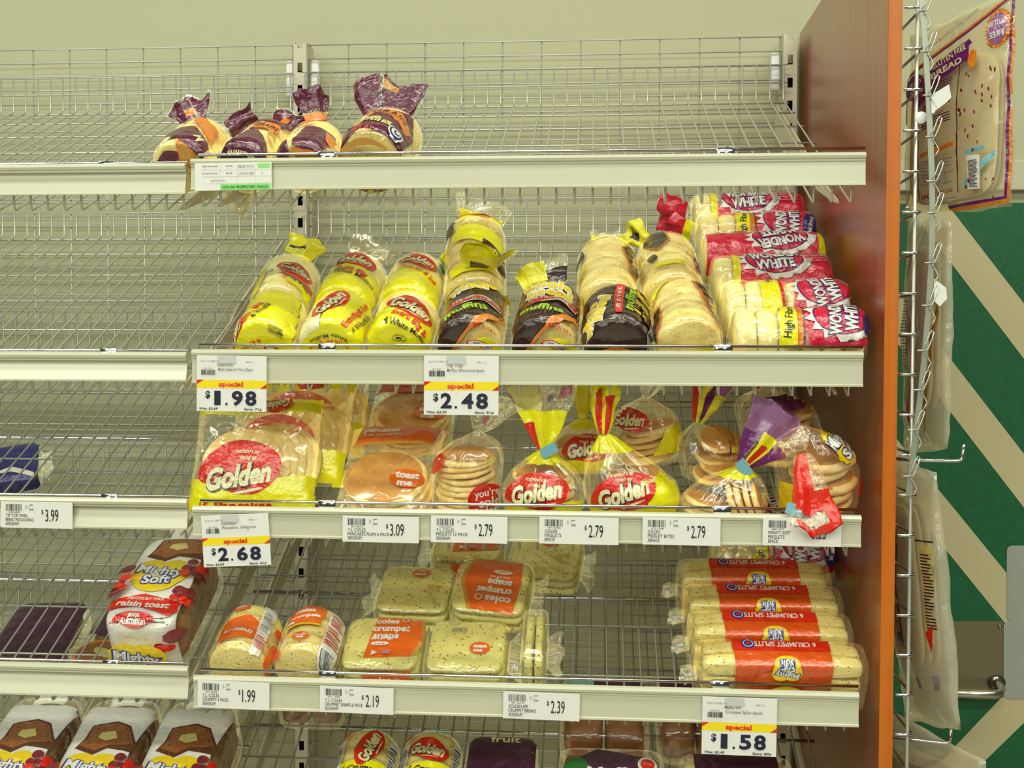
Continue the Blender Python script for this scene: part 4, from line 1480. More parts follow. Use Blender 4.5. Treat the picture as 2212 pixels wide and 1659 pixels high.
neckbag('pikelet_bag', 'pikelet bag with a red tail in the dark back corner by the wood panel', 'pikelet bag', place(3, .838, .215, .014, pitch=-10), .06, .045, .09, .115, stack(6, .044, z0=.01, st=.014, tk=.012, seed=69), [('p', [(-40, 98), (20, 104), (36, 86), (-20, 78)], 'purple')], 12, PK, seed=69, neck=(-.03, 0),
        flare=dict(d=(-.7, .1, .6), side=(.6, 0, .8), ln=.07, w0=.014, w1=.045, bands=[(.1, 1, -1, 1, 'redlip')], seed=69))

# ---- fourth shelf: raisin loaf and bun bag in the left bay
def loaf_items():
    L = [('p', [(-58, -96), (50, -96), (50, 90), (46, 150), (58, 236), (-58, 236), (-58, 100)], 'white')]
    L += [('p', [(-32, 168), (-30, 196), (6, 206), (30, 198), (52, 160), (50, 146), (10, 152), (-8, 138), (-40, 150)], 'crust'), ('p', [(-28, 168), (-27, 194), (6, 202), (28, 194), (48, 160), (10, 158), (-8, 146), (-36, 156)], 'toast'), ('p', [(-10, 182), (10, 186), (18, 172), (2, 166), (-12, 172)], 'butter')]
    L += [('multi', [[(a, b), (a + 3, b), (a + 3, b + 2), (a, b + 2)] for a, b in ((-20, 188), (24, 190), (34, 170), (40, 160), (-24, 160), (6, 195), (30, 178), (-30, 172))], 'crust')]
    L += mighty_logo(-4, 104, 84, 0)
    L += [('p', [(-52, 46), (-8, 60), (48, 44), (48, 28), (40, 18), (-10, 34), (-52, 26)], 'red'), txt('DELICIOUSLY THICK', -2, 49, 5.5, -2, 'white', w=56, bold=.02), txt('raisin toast', -2, 37, 11, -3, 'white', bold=.03, w=78), ('e', -8, 10, 30, 13, -2, 'red'), txt('100%', -8, 17, 5, -2, 'white', w=16, bold=.02), txt('Australian', -8, 10, 6, -2, 'white', w=38, bold=.02), txt('Fruit', -8, 2.5, 5, -2, 'white', w=16, bold=.02), txt('600g', 36, 62, 5, 4, 'white', w=16, bold=.03)]
    for gx, gy, n, sd in ((46, 118, 7, 1), (44, 60, 8, 2), (-50, 66, 7, 3), (40, -22, 8, 4), (-48, 92, 4, 5)):
        rr = random.Random(sd)
        for i in range(n):
            r = rr.uniform(5, 8)
            L.append(('e', gx + rr.uniform(-11, 9), gy + rr.uniform(-14, 14), r, r, 0, 'grape' if i % 3 else 'red'))
    L += mighty_logo(-2, -50, 74, 0)
    return L


def loaf(x, s, yaw, k, lab, src={}):
    if k not in src:
        t = slabpack('raisin_loaf', lab, 'bread loaf', place(k, x, s, yaw=yaw), .108, .21, .1, [(0, .104, .05, .104, .202, .094)], loaf_items(), box_view(.1, .72, .72, .73, -74 if k == 4 else -112), 'raisin bread loaves', piece='loaf', crumb=LOAFB, seed=71, fins=(), p=7, r=6)
        fan(t, (0, .212, .05), (0, 1, .25), (1, 0, 0), .07, .085, .11, .035, 4, .008, bands=[(0, 1, -1, .5, 'white')], seed=72)
        src[k] = t
        return t
    return again(src[k], place(k, x, s, yaw=yaw), lab, 'raisin bread loaves')


loaf(-.086, .05, 0, 4, 'white and red raisin loaf bag lying alone on the fourth shelf of the left bay')
loaf(-.311, .061, 1, 5, 'raisin loaf bag on the bottom shelf, leftmost of the three there')
loaf(-.185, .061, 0, 5, 'raisin loaf bag on the bottom shelf, middle of the three there')
loaf(-.059, .061, 0, 5, 'raisin loaf bag on the bottom shelf, rightmost of the three there')
BUN = mat('dark_bun', (112, 62, 24), rough=.5, vary=(30, (140, 84, 36), .2))
slabpack('bun_bag', 'dark maroon bag of brown buns seen through the wires behind the bottom loaves', 'bun bag', place(5, -.275, .36, yaw=-6), .15, .2, .062, [(-.036, .05, .03, .066, .066, .054), (.036, .05, .03, .066, .066, .054), (-.036, .12, .03, .066, .066, .054), (.036, .12, .03, .066, .066, .054)],
         [('p', [(-74, 90), (-20, 84), (30, 70), (76, 80), (76, 200), (-74, 200)], 'plum'), ('p', [(-74, -60), (30, -60), (20, -20), (-74, -8)], 'plum'), ('e', -24, 40, 50, 36, 0, 'amber'), ('e', -24, 40, 44, 31, 0, 'toast'), ('e', -20, 44, 22, 9, -20, 'butter'), ('e', -14, 128, 22, 12, -30, 'gold'), ('p', [(30, -60), (76, -60), (78, -8), (54, 10), (26, -6)], 'blue')], box_wrap(.062), None, piece='bun', crumb=BUN, seed=75, fins=('x',))
slabpack('bun_bag', 'dark plum bag at the left edge of the photo, bottom shelf back row', 'bun bag', place(5, -.43, .37, yaw=4), .13, .18, .06, [(0, .05, .03, .11, .08, .052), (0, .13, .03, .11, .08, .052)], [('p', [(-66, 30), (66, 20), (66, 180), (-66, 180)], 'plum')], box_wrap(.06), None, piece='bun', crumb=BUN, seed=76, fins=())
slabpack('cake_packet', 'small dark blue packet at the left edge of the photo, back of the fourth shelf', 'packet', place(4, -.505, .50, .006, yaw=20, pitch=12), .09, .1, .04, [(0, .05, .02, .08, .09, .034)], [('p', [(-46, -30), (46, -30), (46, 100), (-46, 100)], 'navy'), ('p', [(-40, 20), (0, 34), (40, 10), (40, 0), (0, 20)], 'white')], box_wrap(.04), None, piece='cake', crumb=BUN, seed=77, fins=('x',))


# ---- fourth shelf, right bay: round crumpets
def crumpet_items(v):
    if v == 0:
        return [('p', [(-34, 22), (22, 30), (36, 62), (6, 84), (-34, 74)], 'orange'), txt('crumpets', -4, 44, 10, 176, 'white', bold=.04, w=44), ('e', -12, 104, 14, 8, 8, 'orange'), txt('toast', -12, 104, 6, 188, 'white', w=18, bold=.03), ('p', [(24, 4), (40, 8), (44, 118), (22, 114)], 'white')] + [('bars', 25, 16, 42, 44, 9, 'red', False), ('bars', 25, 56, 42, 100, 16, 'grey', False), ('p', [(50, -30), (66, -30), (66, 50), (52, 44)], 'orange'), ('p', [(-70, -10), (-58, -10), (-54, 90), (-66, 90)], 'white'), ('bars', -66, 0, -58, 80, 16, 'red', False), ('e', 60, 74, 11, 9, 0, 'red')]
    return [('p', [(-44, 60), (18, 66), (24, 114), (-30, 116)], 'orange'), txt('coles', -8, 100, 10, 4, 'white', bold=.04, w=30), txt('crumpets', -6, 86, 10, 4, 'white', bold=.04, w=44), ('e', -30, 70, 10, 4, 6, 'white'), ('p', [(-44, 56), (18, 62), (18, 66), (-44, 60)], 'gold'), ('e', -4, 34, 13, 9, 4, 'orange'), txt('toast', -4, 37, 6, 4, 'white', w=17, bold=.03), txt('me', -4, 30, 6, 4, 'white', w=10, bold=.03), ('p', [(26, -28), (58, -28), (62, 104), (30, 104)], 'white'), ('bars', 32, 76, 60, 100, 7, 'red', False), ('bars', 30, 28, 58, 72, 9, 'dorange', False), ('r', 30, -22, 54, 16, 'white'), ('bars', 30, -22, 54, 16, 14, 'black', True), ('e', -42, 12, 9, 6, 0, 'red')]


for v, (x, yaw, lab) in enumerate(((.056, 0, 'bag of round crumpets with a white barcode strip, leftmost on the fourth shelf right bay'), (.150, 1, 'bag of round crumpets with an orange label and barcode panel, second from left'))):
    tube('crumpet_bag', lab, 'crumpet bag', place(4, x, .032, yaw=yaw), .102, .0445, 5, CRUMPET, crumpet_items(v), cyl_view(.0445, .74, .74, k=.62, off=-34), 'bags of round crumpets', seed=80 + v, piece='crumpet')


# ---- square crumpet snaps
def snap_items(v):
    if v == 0:     # label upright
        return [('p', [(-22, -46), (48, -46), (48, -6), (-22, -10)], 'orange'), ('p', [(-22, 14), (44, 20), (56, 60), (50, 108), (-14, 106)], 'orange'), ('p', [(44, 20), (52, 24), (60, 60), (56, 108), (50, 108), (56, 60)], 'tan'), txt('coles', 2, 92, 11, 2, 'white', bold=.04, w=34), txt('crumpet', 10, 76, 12, 2, 'white', bold=.04, w=54), txt('snaps', 4, 60, 12, 2, 'white', bold=.04, w=38), ('e', -2, 42, 13, 4, 2, 'white'), txt('6 pack', -2, 42, 4, 2, 'dorange', w=15), ('e', 28, 93, 5, 5, 0, 'white'), ('e', 28, 93, 3.6, 3.6, 0, 'orange'), txt('fresh and tasty', 0, 51, 4, 2, 'white', w=32), ('s', -8, 22, 6, 3, 3, 1, 'white'), ('r', 4, 20, 16, 28, 'rose'),
                txt('coles', 4, -18, 9, 2, 'white', bold=.04, w=34), txt('crumpet snaps', 12, -34, 9, 2, 'white', bold=.04, w=66), ('e', 30, -18, 4, 4, 0, 'white'), ('e', 30, -18, 3, 3, 0, 'orange')]
    if v == 1:
        return [('e', 20, 42, 15, 13, 0, 'orange'), txt('toast', 20, 46, 7, 0, 'white', bold=.05, w=20), txt('me', 18, 37, 7, 0, 'white', bold=.05, w=13), ('bars', -24, 74, -2, 84, 9, 'grey', True), ('e', -8, -40, 15, 8, 0, 'redlip')]
    if v == 2:
        return [('e', 4, 84, 14, 11, 0, 'orange'), txt('toast', 4, 80, 6, 180, 'white', bold=.05, w=19), txt('me', 4, 88, 6, 180, 'white', bold=.05, w=12), ('bars', 20, 46, 40, 56, 9, 'tan', True)]
    return [('p', [(-24, 4), (40, 0), (44, 60), (40, 104), (-30, 108), (-44, 60)], 'orange'), ('p', [(-24, 4), (-30, 4), (-50, 60), (-36, 108), (-30, 108), (-44, 60)], 'tan'), txt('coles', 14, 22, 12, 176, 'white', bold=.04, w=40), txt('crumpet', 6, 38, 12, 176, 'white', bold=.04, w=54), txt('snaps', 12, 54, 12, 176, 'white', bold=.04, w=38), ('e', 14, 76, 15, 4.4, -4, 'white'), txt('6 pack', 14, 76, 4, 176, 'dorange', w=15), txt('fresh and tasty', 10, 65, 4, 176, 'white', w=32), ('e', -15, 24, 6, 6, 0, 'white'), ('e', -15, 24, 4.4, 4.4, 0, 'orange')]


def snap(x, s, v, lab, yaw=0, pitch=0, h=.002, ht=.05, w=.114, d=.11, fins=('x', '-x'), sd=1):
    n = 3
    st = ht / n
    br = [(.001 * (i % 2), d / 2, st * (i + .5), w - .004, d - .006, st * .97) for i in range(n)]
    return slabpack('crumpet_packet', lab, 'crumpet packet', place(4, x, s, h, yaw, pitch), w, d, ht, br, snap_items(v), box_wrap(ht), 'packets of square crumpets', crumb=SNAP, seed=90 + sd, fins=fins, p=5, r=6.5)


snap(.253, .044, 0, 'square crumpet packet with an upright orange label, front left of the square ones', sd=1, fins=())
snap(.376, .042, 1, 'square crumpet packet with toast spot and date stamp, front right of the square ones', sd=2, fins=('x',))
snap(.281, .168, 2, 'square crumpet packet with an upside down toast spot, middle row at left', yaw=-2, sd=3, fins=('-x',))
snap(.399, .160, 3, 'square crumpet packet with an upside down orange label, middle row at right', yaw=-6, pitch=9, h=.014, sd=4, fins=('x',))
snap(.474, .266, 2, 'shaded square crumpet packet at the back right with only its top and side showing', yaw=-6, ht=.042, sd=5, fins=('x',))
snap(.352, .296, 0, 'square crumpet packet with a dark label at the back under the rail above', sd=6, fins=('-x',))
slabpack('crumpet_packet', 'square crumpet packet standing on edge right of the date stamped one', 'crumpet packet', place(4, .475, .034), .03, .11, .082, [(-.007, .055, .041, .0135, .104, .076), (.007, .055, .041, .0135, .104, .076)], None, None, 'packets of square crumpets', seed=97, fins=('x',), crumb=SNAP)


# ---- long crumpet splits with orange sleeves
def split_items():
    L = [('p', [(-62, -86), (64, -86), (66, 66), (-66, 66)], 'dorange'), ('p', [(-62, -86), (64, -86), (64, -30), (-62, -30)], 'amber'), ('e', 0, -40, 44, 34, 0, 'orange'), ('p', [(-66, 24), (66, 24), (66, 66), (-66, 66)], 'redlip')]
    L += [txt('6 CRUMPET SPLITS', 6, 36, 9, 180, 'white', bold=.03, w=84), ('e', -44, 36, 9, 9, 0, 'blue'), ('e', -44, 36, 7, 7, 0, 'white'), ('e', -44, 36, 5.6, 5.6, 0, 'blue'), ('e', -44, 36, 3, 3, 0, 'red'), txt('Squares to fill to the top', 6, 52, 4, 180, 'white', w=50)]
    L += mighty_logo(4, -6, 38, 180) + [('e', -70, -74, 24, 7, -3, 'red'), txt('per serving 9', -70, -74, 4.5, 182, 'white', w=30)] + mighty_logo(4, -58, 66, 180)
    return L


SP = 'orange banded packets of crumpet splits'
bars = [(.0, .013 + .0235 * a, .0145 + .0275 * b, .214, .0232, .027) for a in range(2) for b in range(3)]
sp = slabpack('crumpet_splits_packet', 'orange banded crumpet splits packet at the very front by the wood panel', 'crumpet packet', place(4, .814, .030), .222, .049, .084, bars, split_items(), box_wrap(.084), SP, crumb=CRUMPET, seed=101, fins=('-x',), p=11, r=12)
again(sp, place(4, .807, .0905), 'orange banded crumpet splits packet, second from the front by the wood panel', SP)
again(sp, place(4, .805, .1515), 'orange banded crumpet splits packet, third from the front by the wood panel', SP)
again(sp, place(4, .799, .2125), 'orange banded crumpet splits packet, hindmost in the row of four', SP)


# ---- bottom shelf
def gcr(v):
    return [('p', [(-60, 0), (60, 0), (60, 60), (-60, 56)], 'yellow')] + golden_logo(-2 if v else 8, 82, 66, -14 if v else 70) + [txt('6 Crumpets', 4, 42, 13, -12 if v else 0, 'brown', bold=.02, w=70), ('p', [(-58, 20), (-36, 20), (-34, 100), (-56, 100)], 'white'), ('bars', -56, 24, -36, 96, 18, 'black', False), ('p', [(40, 20), (58, 20), (56, 104), (40, 104)], 'white'), ('bars', 41, 24, 56, 98, 16, 'black', False), ('p', [(-56, 104), (-30, 106), (-30, 122), (-54, 120)], 'amber'), ('e', 4, 122, 14, 8, 0, 'sky')]


for v, (x, yaw, lab) in enumerate(((.222, 0, 'bag of round crumpets with a red logo turned sideways, bottom shelf left of its twin'), (.318, 0, 'bag of round crumpets with upright red logo, bottom shelf right of its twin'))):
    tube('crumpet_bag', lab, 'crumpet bag', place(5, x, .052, yaw=yaw), .132, .0455, 5, CRUMPET, gcr(v), cyl_slope(.047), 'bags of round crumpets on the bottom shelf', seed=110 + v, piece='crumpet')


def dark_fruit(v):
    if v == 0:
        return [('p', [(-50, 40), (50, 50), (50, 150), (-50, 150)], 'plum'), txt('fruit', 4, 118, 14, 0, 'cream', bold=.02, w=44)]
    if v == 1:
        return [('e', 20, 100, 52, 30, 0, 'green'), ('e', 20, 102, 46, 24, 0, 'plum'), ('r', -58, 70, -16, 140, 'sky')]
    if v == 2:
        return [('p', [(-60, 0), (60, 0), (60, 100), (-20, 120), (-60, 90)], 'plum'), ('e', -50, 60, 24, 40, 0, 'green'), txt('Muffins', 10, 70, 24, 0, 'white', bold=.05, w=90), ('e', 52, 90, 14, 14, 0, 'white'), ('e', 52, 90, 10, 10, 0, 'red')]
    return [('p', [(-60, 60), (60, 70), (60, 130), (-60, 130)], 'plum'), ('p', [(-50, 50), (50, 56), (40, 66), (-40, 62)], 'gold')]


for i, (x, s, w, v, lab, cr_) in enumerate((
        (.424, .06, .10, 0, 'purple topped bag of fruit muffins beside the crumpet bags, bottom shelf', MUFFIN),
        (.575, .19, .13, 1, 'fruit muffin bag with green ring and blue patch, bottom shelf back row', BUN),
        (.585, .045, .15, 2, 'purple bag with large white lettering, bottom shelf front, under the 2.39 ticket', BUN),
        (.715, .20, .11, 3, 'dark plum bag with a gold stripe, bottom shelf left of the 1.58 ticket', BUN),
        (.765, .04, .16, 3, 'plum and gold printed bread bag behind the 1.58 ticket, bottom shelf front', MUFFIN),
        (.105, .25, .10, 0, 'dark purple bag at the back of the bottom shelf next to the brackets', BUN))):
    slabpack('fruit_bread_bag', lab, 'bread bag', place(5, x, s), w, .13, .075, [(-w * .24, .065, .037, w * .46, .12, .068), (w * .24, .065, .037, w * .46, .12, .068)], dark_fruit(v), box_wrap(.075), None, piece='muffin', crumb=cr_, seed=120 + i, fins=())


# ================================================================== price tickets
def ticket_proj(c, ax, az):
    def f(p, q, lay):
        return V((p, -.0004 - lay * .5, q))
    return f


def ticket(label, px0, py0, px1, py1, kind, data, roll=0.0, y=None):
    """card on the price rail whose corners were measured at (px0, py0) and (px1, py1)"""
    y = y if y is not None else FY - .0045
    a, b = at_y(px0, py0, y), at_y(px1, py1, y)
    w, h = b.x - a.x, a.z - b.z
    c = (a + b) / 2
    t = thing('special_price_ticket' if kind == 'special' else 'shelf_label' if kind == 'shelf' else 'layout_card', label, 'price ticket' if kind != 'plan' else 'shelf card', M.Translation(c) @ M.Rotation(R_(roll), 4, 'Y'), {'special': 'yellow banded special price tickets', 'shelf': 'plain white shelf labels', 'plan': None}[kind])
    bm = bmesh.new()
    box(bm, -w / 2, w / 2, -.0004, .0006, -h / 2, h / 2)
    card = obj('card', bm, PAPER, t, smooth=False)
    W, H = w * 1000, h * 1000
    I = []
    bold = .035
    if kind == 'special':
        t1, t2, price, was, save, code = data
        u = H / 100
        I += [('r', -W / 2, 16 * u - H / 2 + 25.5 * u, W / 2, 16 * u - H / 2 + 40 * u, 'band'), ('p', [(-W / 2, H * .06), (-W / 2 + W * .1, H * .06), (-W / 2, -H * .02)], 'redlip'), ('p', [(W / 2, -H * .085), (W / 2 - W * .09, -H * .085), (W / 2, -H * .005)], 'redlip')]
        I += [txt('special', -W * .01, -H * .012 + 0, H * .082, 0, 'redlip', bold=.04, w=W * .35)]
        I += [txt('$', -W * .34, -H * .20, H * .12, 0, 'ticket', bold=.03), txt(price[0], -W * .2, -H * .26, H * .24, 0, 'ticket', bold=bold, w=W * (.09 if price[0] == '1' else .15)), ('e', -W * .07, -H * .37, H * .022, H * .022, 0, 'ticket'), txt(price[2], W * .085, -H * .26, H * .24, 0, 'ticket', bold=bold, w=W * .16), txt(price[3], W * .28, -H * .26, H * .24, 0, 'ticket', bold=bold, w=W * .16)]
        I += [txt(was, -W * .33, -H * .455, H * .04, 0, 'ticket', bold=.02, w=W * .27), txt(save, W * .31, -H * .455, H * .04, 0, 'ticket', bold=.02, w=W * .25)]
        I += [('r', -W * .2, H * .36, W * .06, H * .495, 'greytab'), txt(t1, -W * .19 + W * .1, H * .335, H * .05, 0, 'grey', w=W * .22), txt(t2, -W * .19 + W * .25, H * .255, H * .055, 0, 'grey', w=W * .5), ('bars', -W * .43, H * .15, -W * .22, H * .245, 16, 'black', True), txt(code, -W * .33, H * .27, H * .025, 0, 'grey', w=W * .12), txt('22-01 B 1380 1 0', -W * .31, H * .40, H * .028, 0, 'grey', w=W * .26), txt('38011  6', W * .27, H * .39, H * .028, 0, 'grey', w=W * .12)]
    elif kind == 'shelf':
        l1, l2, l3, price, code = data
        I += [('bars', -W * .43, H * .14, -W * .2, H * .40, 18, 'black', True), txt(code, -W * .31, H * .09, H * .06, 0, 'black', w=W * .16), txt('D', -W * .14, H * .3, H * .13, 0, 'grey', w=W * .022), ('multi', [[(-W * .1, H * .15), (-W * .095, H * .15), (-W * .095, H * .4), (-W * .1, H * .4)], [(-W * .09, H * .36), (-W * .05, H * .36), (-W * .05, H * .4), (-W * .09, H * .4)], [(-W * .09, H * .18), (-W * .04, H * .18), (-W * .04, H * .23), (-W * .09, H * .23)]], 'grey')]
        for i, s in enumerate((l1, l2, l3)):
            I.append(txt(s, -W * .43 + W * .013 * len(s), -H * (.03 + .155 * i), H * .125, 0, 'black', bold=.0, w=W * .026 * len(s)))
        I += [txt('$', W * .085, H * .13, H * .16, 0, 'black', w=W * .028), txt(price, W * .215, H * .0, H * .46, 0, 'black', bold=.0, w=W * .18)]
    else:
        I += [('p', [(-W / 2 + W * .33, -H * .49), (W * .49, -H * .49), (W * .49, -H * .28), (-W / 2 + W * .33, -H * .28)], 'lightgreen'), ('r', W * .32, H * .3, W * .48, H * .45, 'lightgreen')]
        for u in (.23, -.01, -.26):
            I.append(('r', -W * .4, H * u, W * .49, H * u + .35, 'greytab'))
        for u in (-.17, .05, .29):
            I.append(('r', W * u, -H * .26, W * u + .35, H * .45, 'greytab'))
        I += [txt('ISSUE DATE', W * .17, H * .36, H * .09, 0, 'grey', w=W * .2), txt('LAYOUT SIZE', W * .17, H * .1, H * .09, 0, 'grey', w=W * .2), txt('7', W * .38, H * .1, H * .08, 0, 'grey'), txt('LAYOUT NO', -W * .2, -H * .15, H * .07, 0, 'grey', w=W * .2), txt('NON AH PROPRIETARY SNACKS', W * .16, -H * .39, H * .1, 0, 'black', w=W * .6)]
        I += small_print(-W * .3, H * .36, W * .2, 1, 'grey', H * .06) + small_print(-W * .3, H * .1, W * .2, 1, 'grey', H * .06) + small_print(-W * .05, H * .36, W * .08, 1, 'grey', H * .06) + small_print(-W * .05, H * .1, W * .08, 1, 'grey', H * .06)
    print_on(None, ticket_proj(None, None, None), I, card, name='printing', off=.0003, step=.00018)
    return t


INK['ticket'] = mat('ticket_ink', (24, 26, 58), rough=.6)
INK['band'] = mat('ticket_yellow', (250, 224, 12), rough=.5)
INK['greytab'] = mat('ticket_grey', (205, 207, 208), rough=.6)
INK['lightgreen'] = mat('highlighter_green', (140, 236, 120), rough=.6)
ticket('special ticket priced 1.98 hanging from the second rail at its left end', 425, 768, 576, 889, 'special', ('Golden 4 Pack', 'Muffin Golden Soft White 250gram', '1.98', 'Was: $2.69', 'Save: 71¢', '4011 40711'), .6)
ticket('special ticket priced 2.48 hanging from the second rail near its middle', 916, 768, 1077, 897, 'special', ('Tip Top', 'Muffins Wholemeal 6pack', '2.48', 'Was: $3.39', 'Save: 91¢', '2211 77297'), .2)
ticket('special ticket priced 2.68 hanging crookedly from the left end of the third rail', 437, 1110, 583, 1224, 'special', ('Golden', 'Pancakes 360gram', '2.68', 'Was: $3.09', 'Save: 41¢', '4071 51003'), -3.2)
ticket('special ticket priced 1.58 hanging low from the fourth rail near the wood panel', 1517, 1505, 1677, 1634, 'special', ('Mighty Soft', 'Crumpet Splits 6pack', '1.58', 'Was: $2.45', 'Save: 87¢', '4071 46111'), .6)
SHL = (('shelf label priced 3.99 on the third rail of the left bay', 2, 1083, 157, 1142, ('TIP TOP SWRL', 'BREAD MOCACHINO', '600GRAM'), '3.99', '0107 60091'),
       ('shelf label priced 3.09 under the brown pancake packet', 740, 1114, 905, 1173, ('Y.L COLES', 'PANCAKES PLAIN 6 PACK', '360GRAM'), '3.09', '4071 05215'),
       ('shelf label priced 2.79 under the plain tailed pikelet bag', 931, 1114, 1096, 1174, ('Y L COLES', 'PIKELETS 12 PACK', '300GRAM'), '2.79', '4123 32119'),
       ('shelf label priced 2.79 under the broad yellow flared pikelet bag', 1165, 1116, 1336, 1177, ('GOLDEN', 'PIKELETS', '8PACK'), '2.79', '1271 40942'),
       ('shelf label priced 2.79 under the bags of small pikelets', 1388, 1117, 1556, 1179, ('GOLDEN', 'PIKELET BITES', '30PACK'), '2.79', '5177 11304'),
       ('shelf label priced 3.25 under the hanging red tail', 1648, 1118, 1817, 1181, ('MIGHTY SOFT', 'PIKELETS', '8PACK'), '3.25', '7640 71075'),
       ('shelf label priced 1.99 at the left end of the fourth rail', 427, 1470, 582, 1533, ('Y.L COLES', 'CRUMPET 6 PACK', '300GRAM'), '1.99', '6271 02763'),
       ('shelf label priced 2.19 under the orange labelled square crumpets', 691, 1482, 850, 1543, ('Y L COLES', 'CRUMPET SNAPS 6 PACK', '425GRAM'), '2.19', '6721 11547'),
       ('shelf label priced 2.39 below the empty stretch of the fourth shelf', 1087, 1494, 1252, 1557, ('GOLDEN 6PK', 'CRUMPET BREAKS', '425GRAM'), '2.39', '0411 61713'))
for lab, a, b, c, d, l3, pr, code in SHL:
    ticket(lab, a, b, c, d, 'shelf', l3 + (pr, code), .4 if b < 1200 else .9)
ticket('white layout card with green highlighter on the left end of the top rail', 421, 352, 587, 410, 'plan', None, -.6)

# ================================================================== wire rack and hanging bags outside the panel
GX = .9735
t = thing('grid_rack', 'zinc wire grid rack fixed to the outer face of the wood panel', 'wire rack', M.Translation((GX, -.3, .2)))
mi = t.matrix_world.inverted()
bm = bmesh.new()
zs = []
z = at_y(1966, 18, -.59).z
while z > .25:
    zs.append(z)
    z -= .0527
z = zs[0] + .0527
while z < 2.0:
    zs.append(z)
    z += .0527
for z in zs:
    wire(bm, [(.955, -.594, z), (GX + .004, -.594, z), (GX + .0045, -.59, z), (GX + .0045, .0, z)], .0021, 6)
bmesh.ops.transform(bm, matrix=mi, verts=bm.verts[:])
obj('rung_wire', bm, CHROME, t)
bm = bmesh.new()
for y in (-.588, -.49, -.39, -.29, -.19, -.09):
    wire(bm, [(GX - .001, y, .22), (GX - .001, y, 2.03)], .0024, 6)
bmesh.ops.transform(bm, matrix=mi, verts=bm.verts[:])
obj('upright_wire', bm, WIRE, t)

# clip strip with wire clips
YS = -.615
pts = [at_y(a, b, YS) for a, b in ((1988, -60), (1992, 20), (2000, 120), (2007, 240), (2012, 360), (2014, 450), (2012, 560), (2006, 660), (1997, 770), (1986, 870), (1974, 970), (1962, 1072))]
t = thing('clip_strip', 'long thin hanging strip with wire clips in front of the grid rack', 'clip strip', M.Translation(pts[-1]))
mi = t.matrix_world.inverted()
bm = bmesh.new()
prev = None
for p in pts:
    q = mi @ p
    ring = [bm.verts.new(q + V((dx, dy, 0))) for dx, dy in ((-.0035, -.001), (.0035, -.001), (.0035, .001), (-.0035, .001))]
    if prev:
        for i in range(4):
            bm.faces.new((prev[i], prev[(i + 1) % 4], ring[(i + 1) % 4], ring[i]))
    prev = ring
bmesh.ops.recalc_face_normals(bm, faces=bm.faces[:])
obj('strip', bm, mat('galvanised_strip', (166, 172, 158), rough=.4, metal=.5), t, smooth=False)
for (a, b) in ((2000, 24), (2006, 112), (2012, 207), (2017, 296), (2020, 392), (2021, 460), (2016, 568), (2010, 660), (2000, 757), (1992, 842), (1980, 928), (1970, 1028)):
    c = mi @ at_y(a - 8, b, YS)
    bm = bmesh.new()
    k = .00068
    P = [(-2, 0), (6, 14), (12, 32), (17, 38), (20, 34), (17, 22), (9, 2), (4, -4), (10, -14), (15, -24), (11, -32), (9, -36)]
    wire(bm, [c + V((x * k, -.003, z * k)) for x, z in P], .0009, 5)
    wire(bm, [c + V((-.007, -.003, 0)), c + V((.005, -.003, 0))], .001, 5)
    obj('wire_clip', bm, WIRE, t)


def hook(label, px0, py0, px1, py1, y, drop=14):
    a, b = at_y(px0, py0, y), at_y(px1, py1, y)
    up = at_y(px1 + 3, py1 - 36, y)
    t = thing('rack_hook', label, 'hook', M.Translation(a), 'peg hooks on the grid rack')
    bm = bmesh.new()
    o = V((0, 0, 0))
    b_, u_ = b - a, up - a
    wire(bm, [V((GX + .004, y + .03, a.z)) - a, o, b_ - V((.006, 0, 0)), b_ - V((.001, 0, -.002)), b_ + V((0, 0, .007)), u_], .0026, 8)
    obj('peg', bm, CHROME, t)
    return t


hook('upper peg hook with an upturned tip above the lower hanging bags', 1965, 994, 2079, 996, -.50)
hook('lower peg hook with an upturned tip near the bottom of the rack', 1925, 1592, 2052, 1606, -.50)

BAGF = film('bread_bag_film', tint=(240, 236, 222), haze=.2, gloss=.9, bump=.6, scale=24)
BAGM = film('milky_bag_film', tint=(238, 234, 216), haze=.40, gloss=1.4, bump=.9, scale=26)


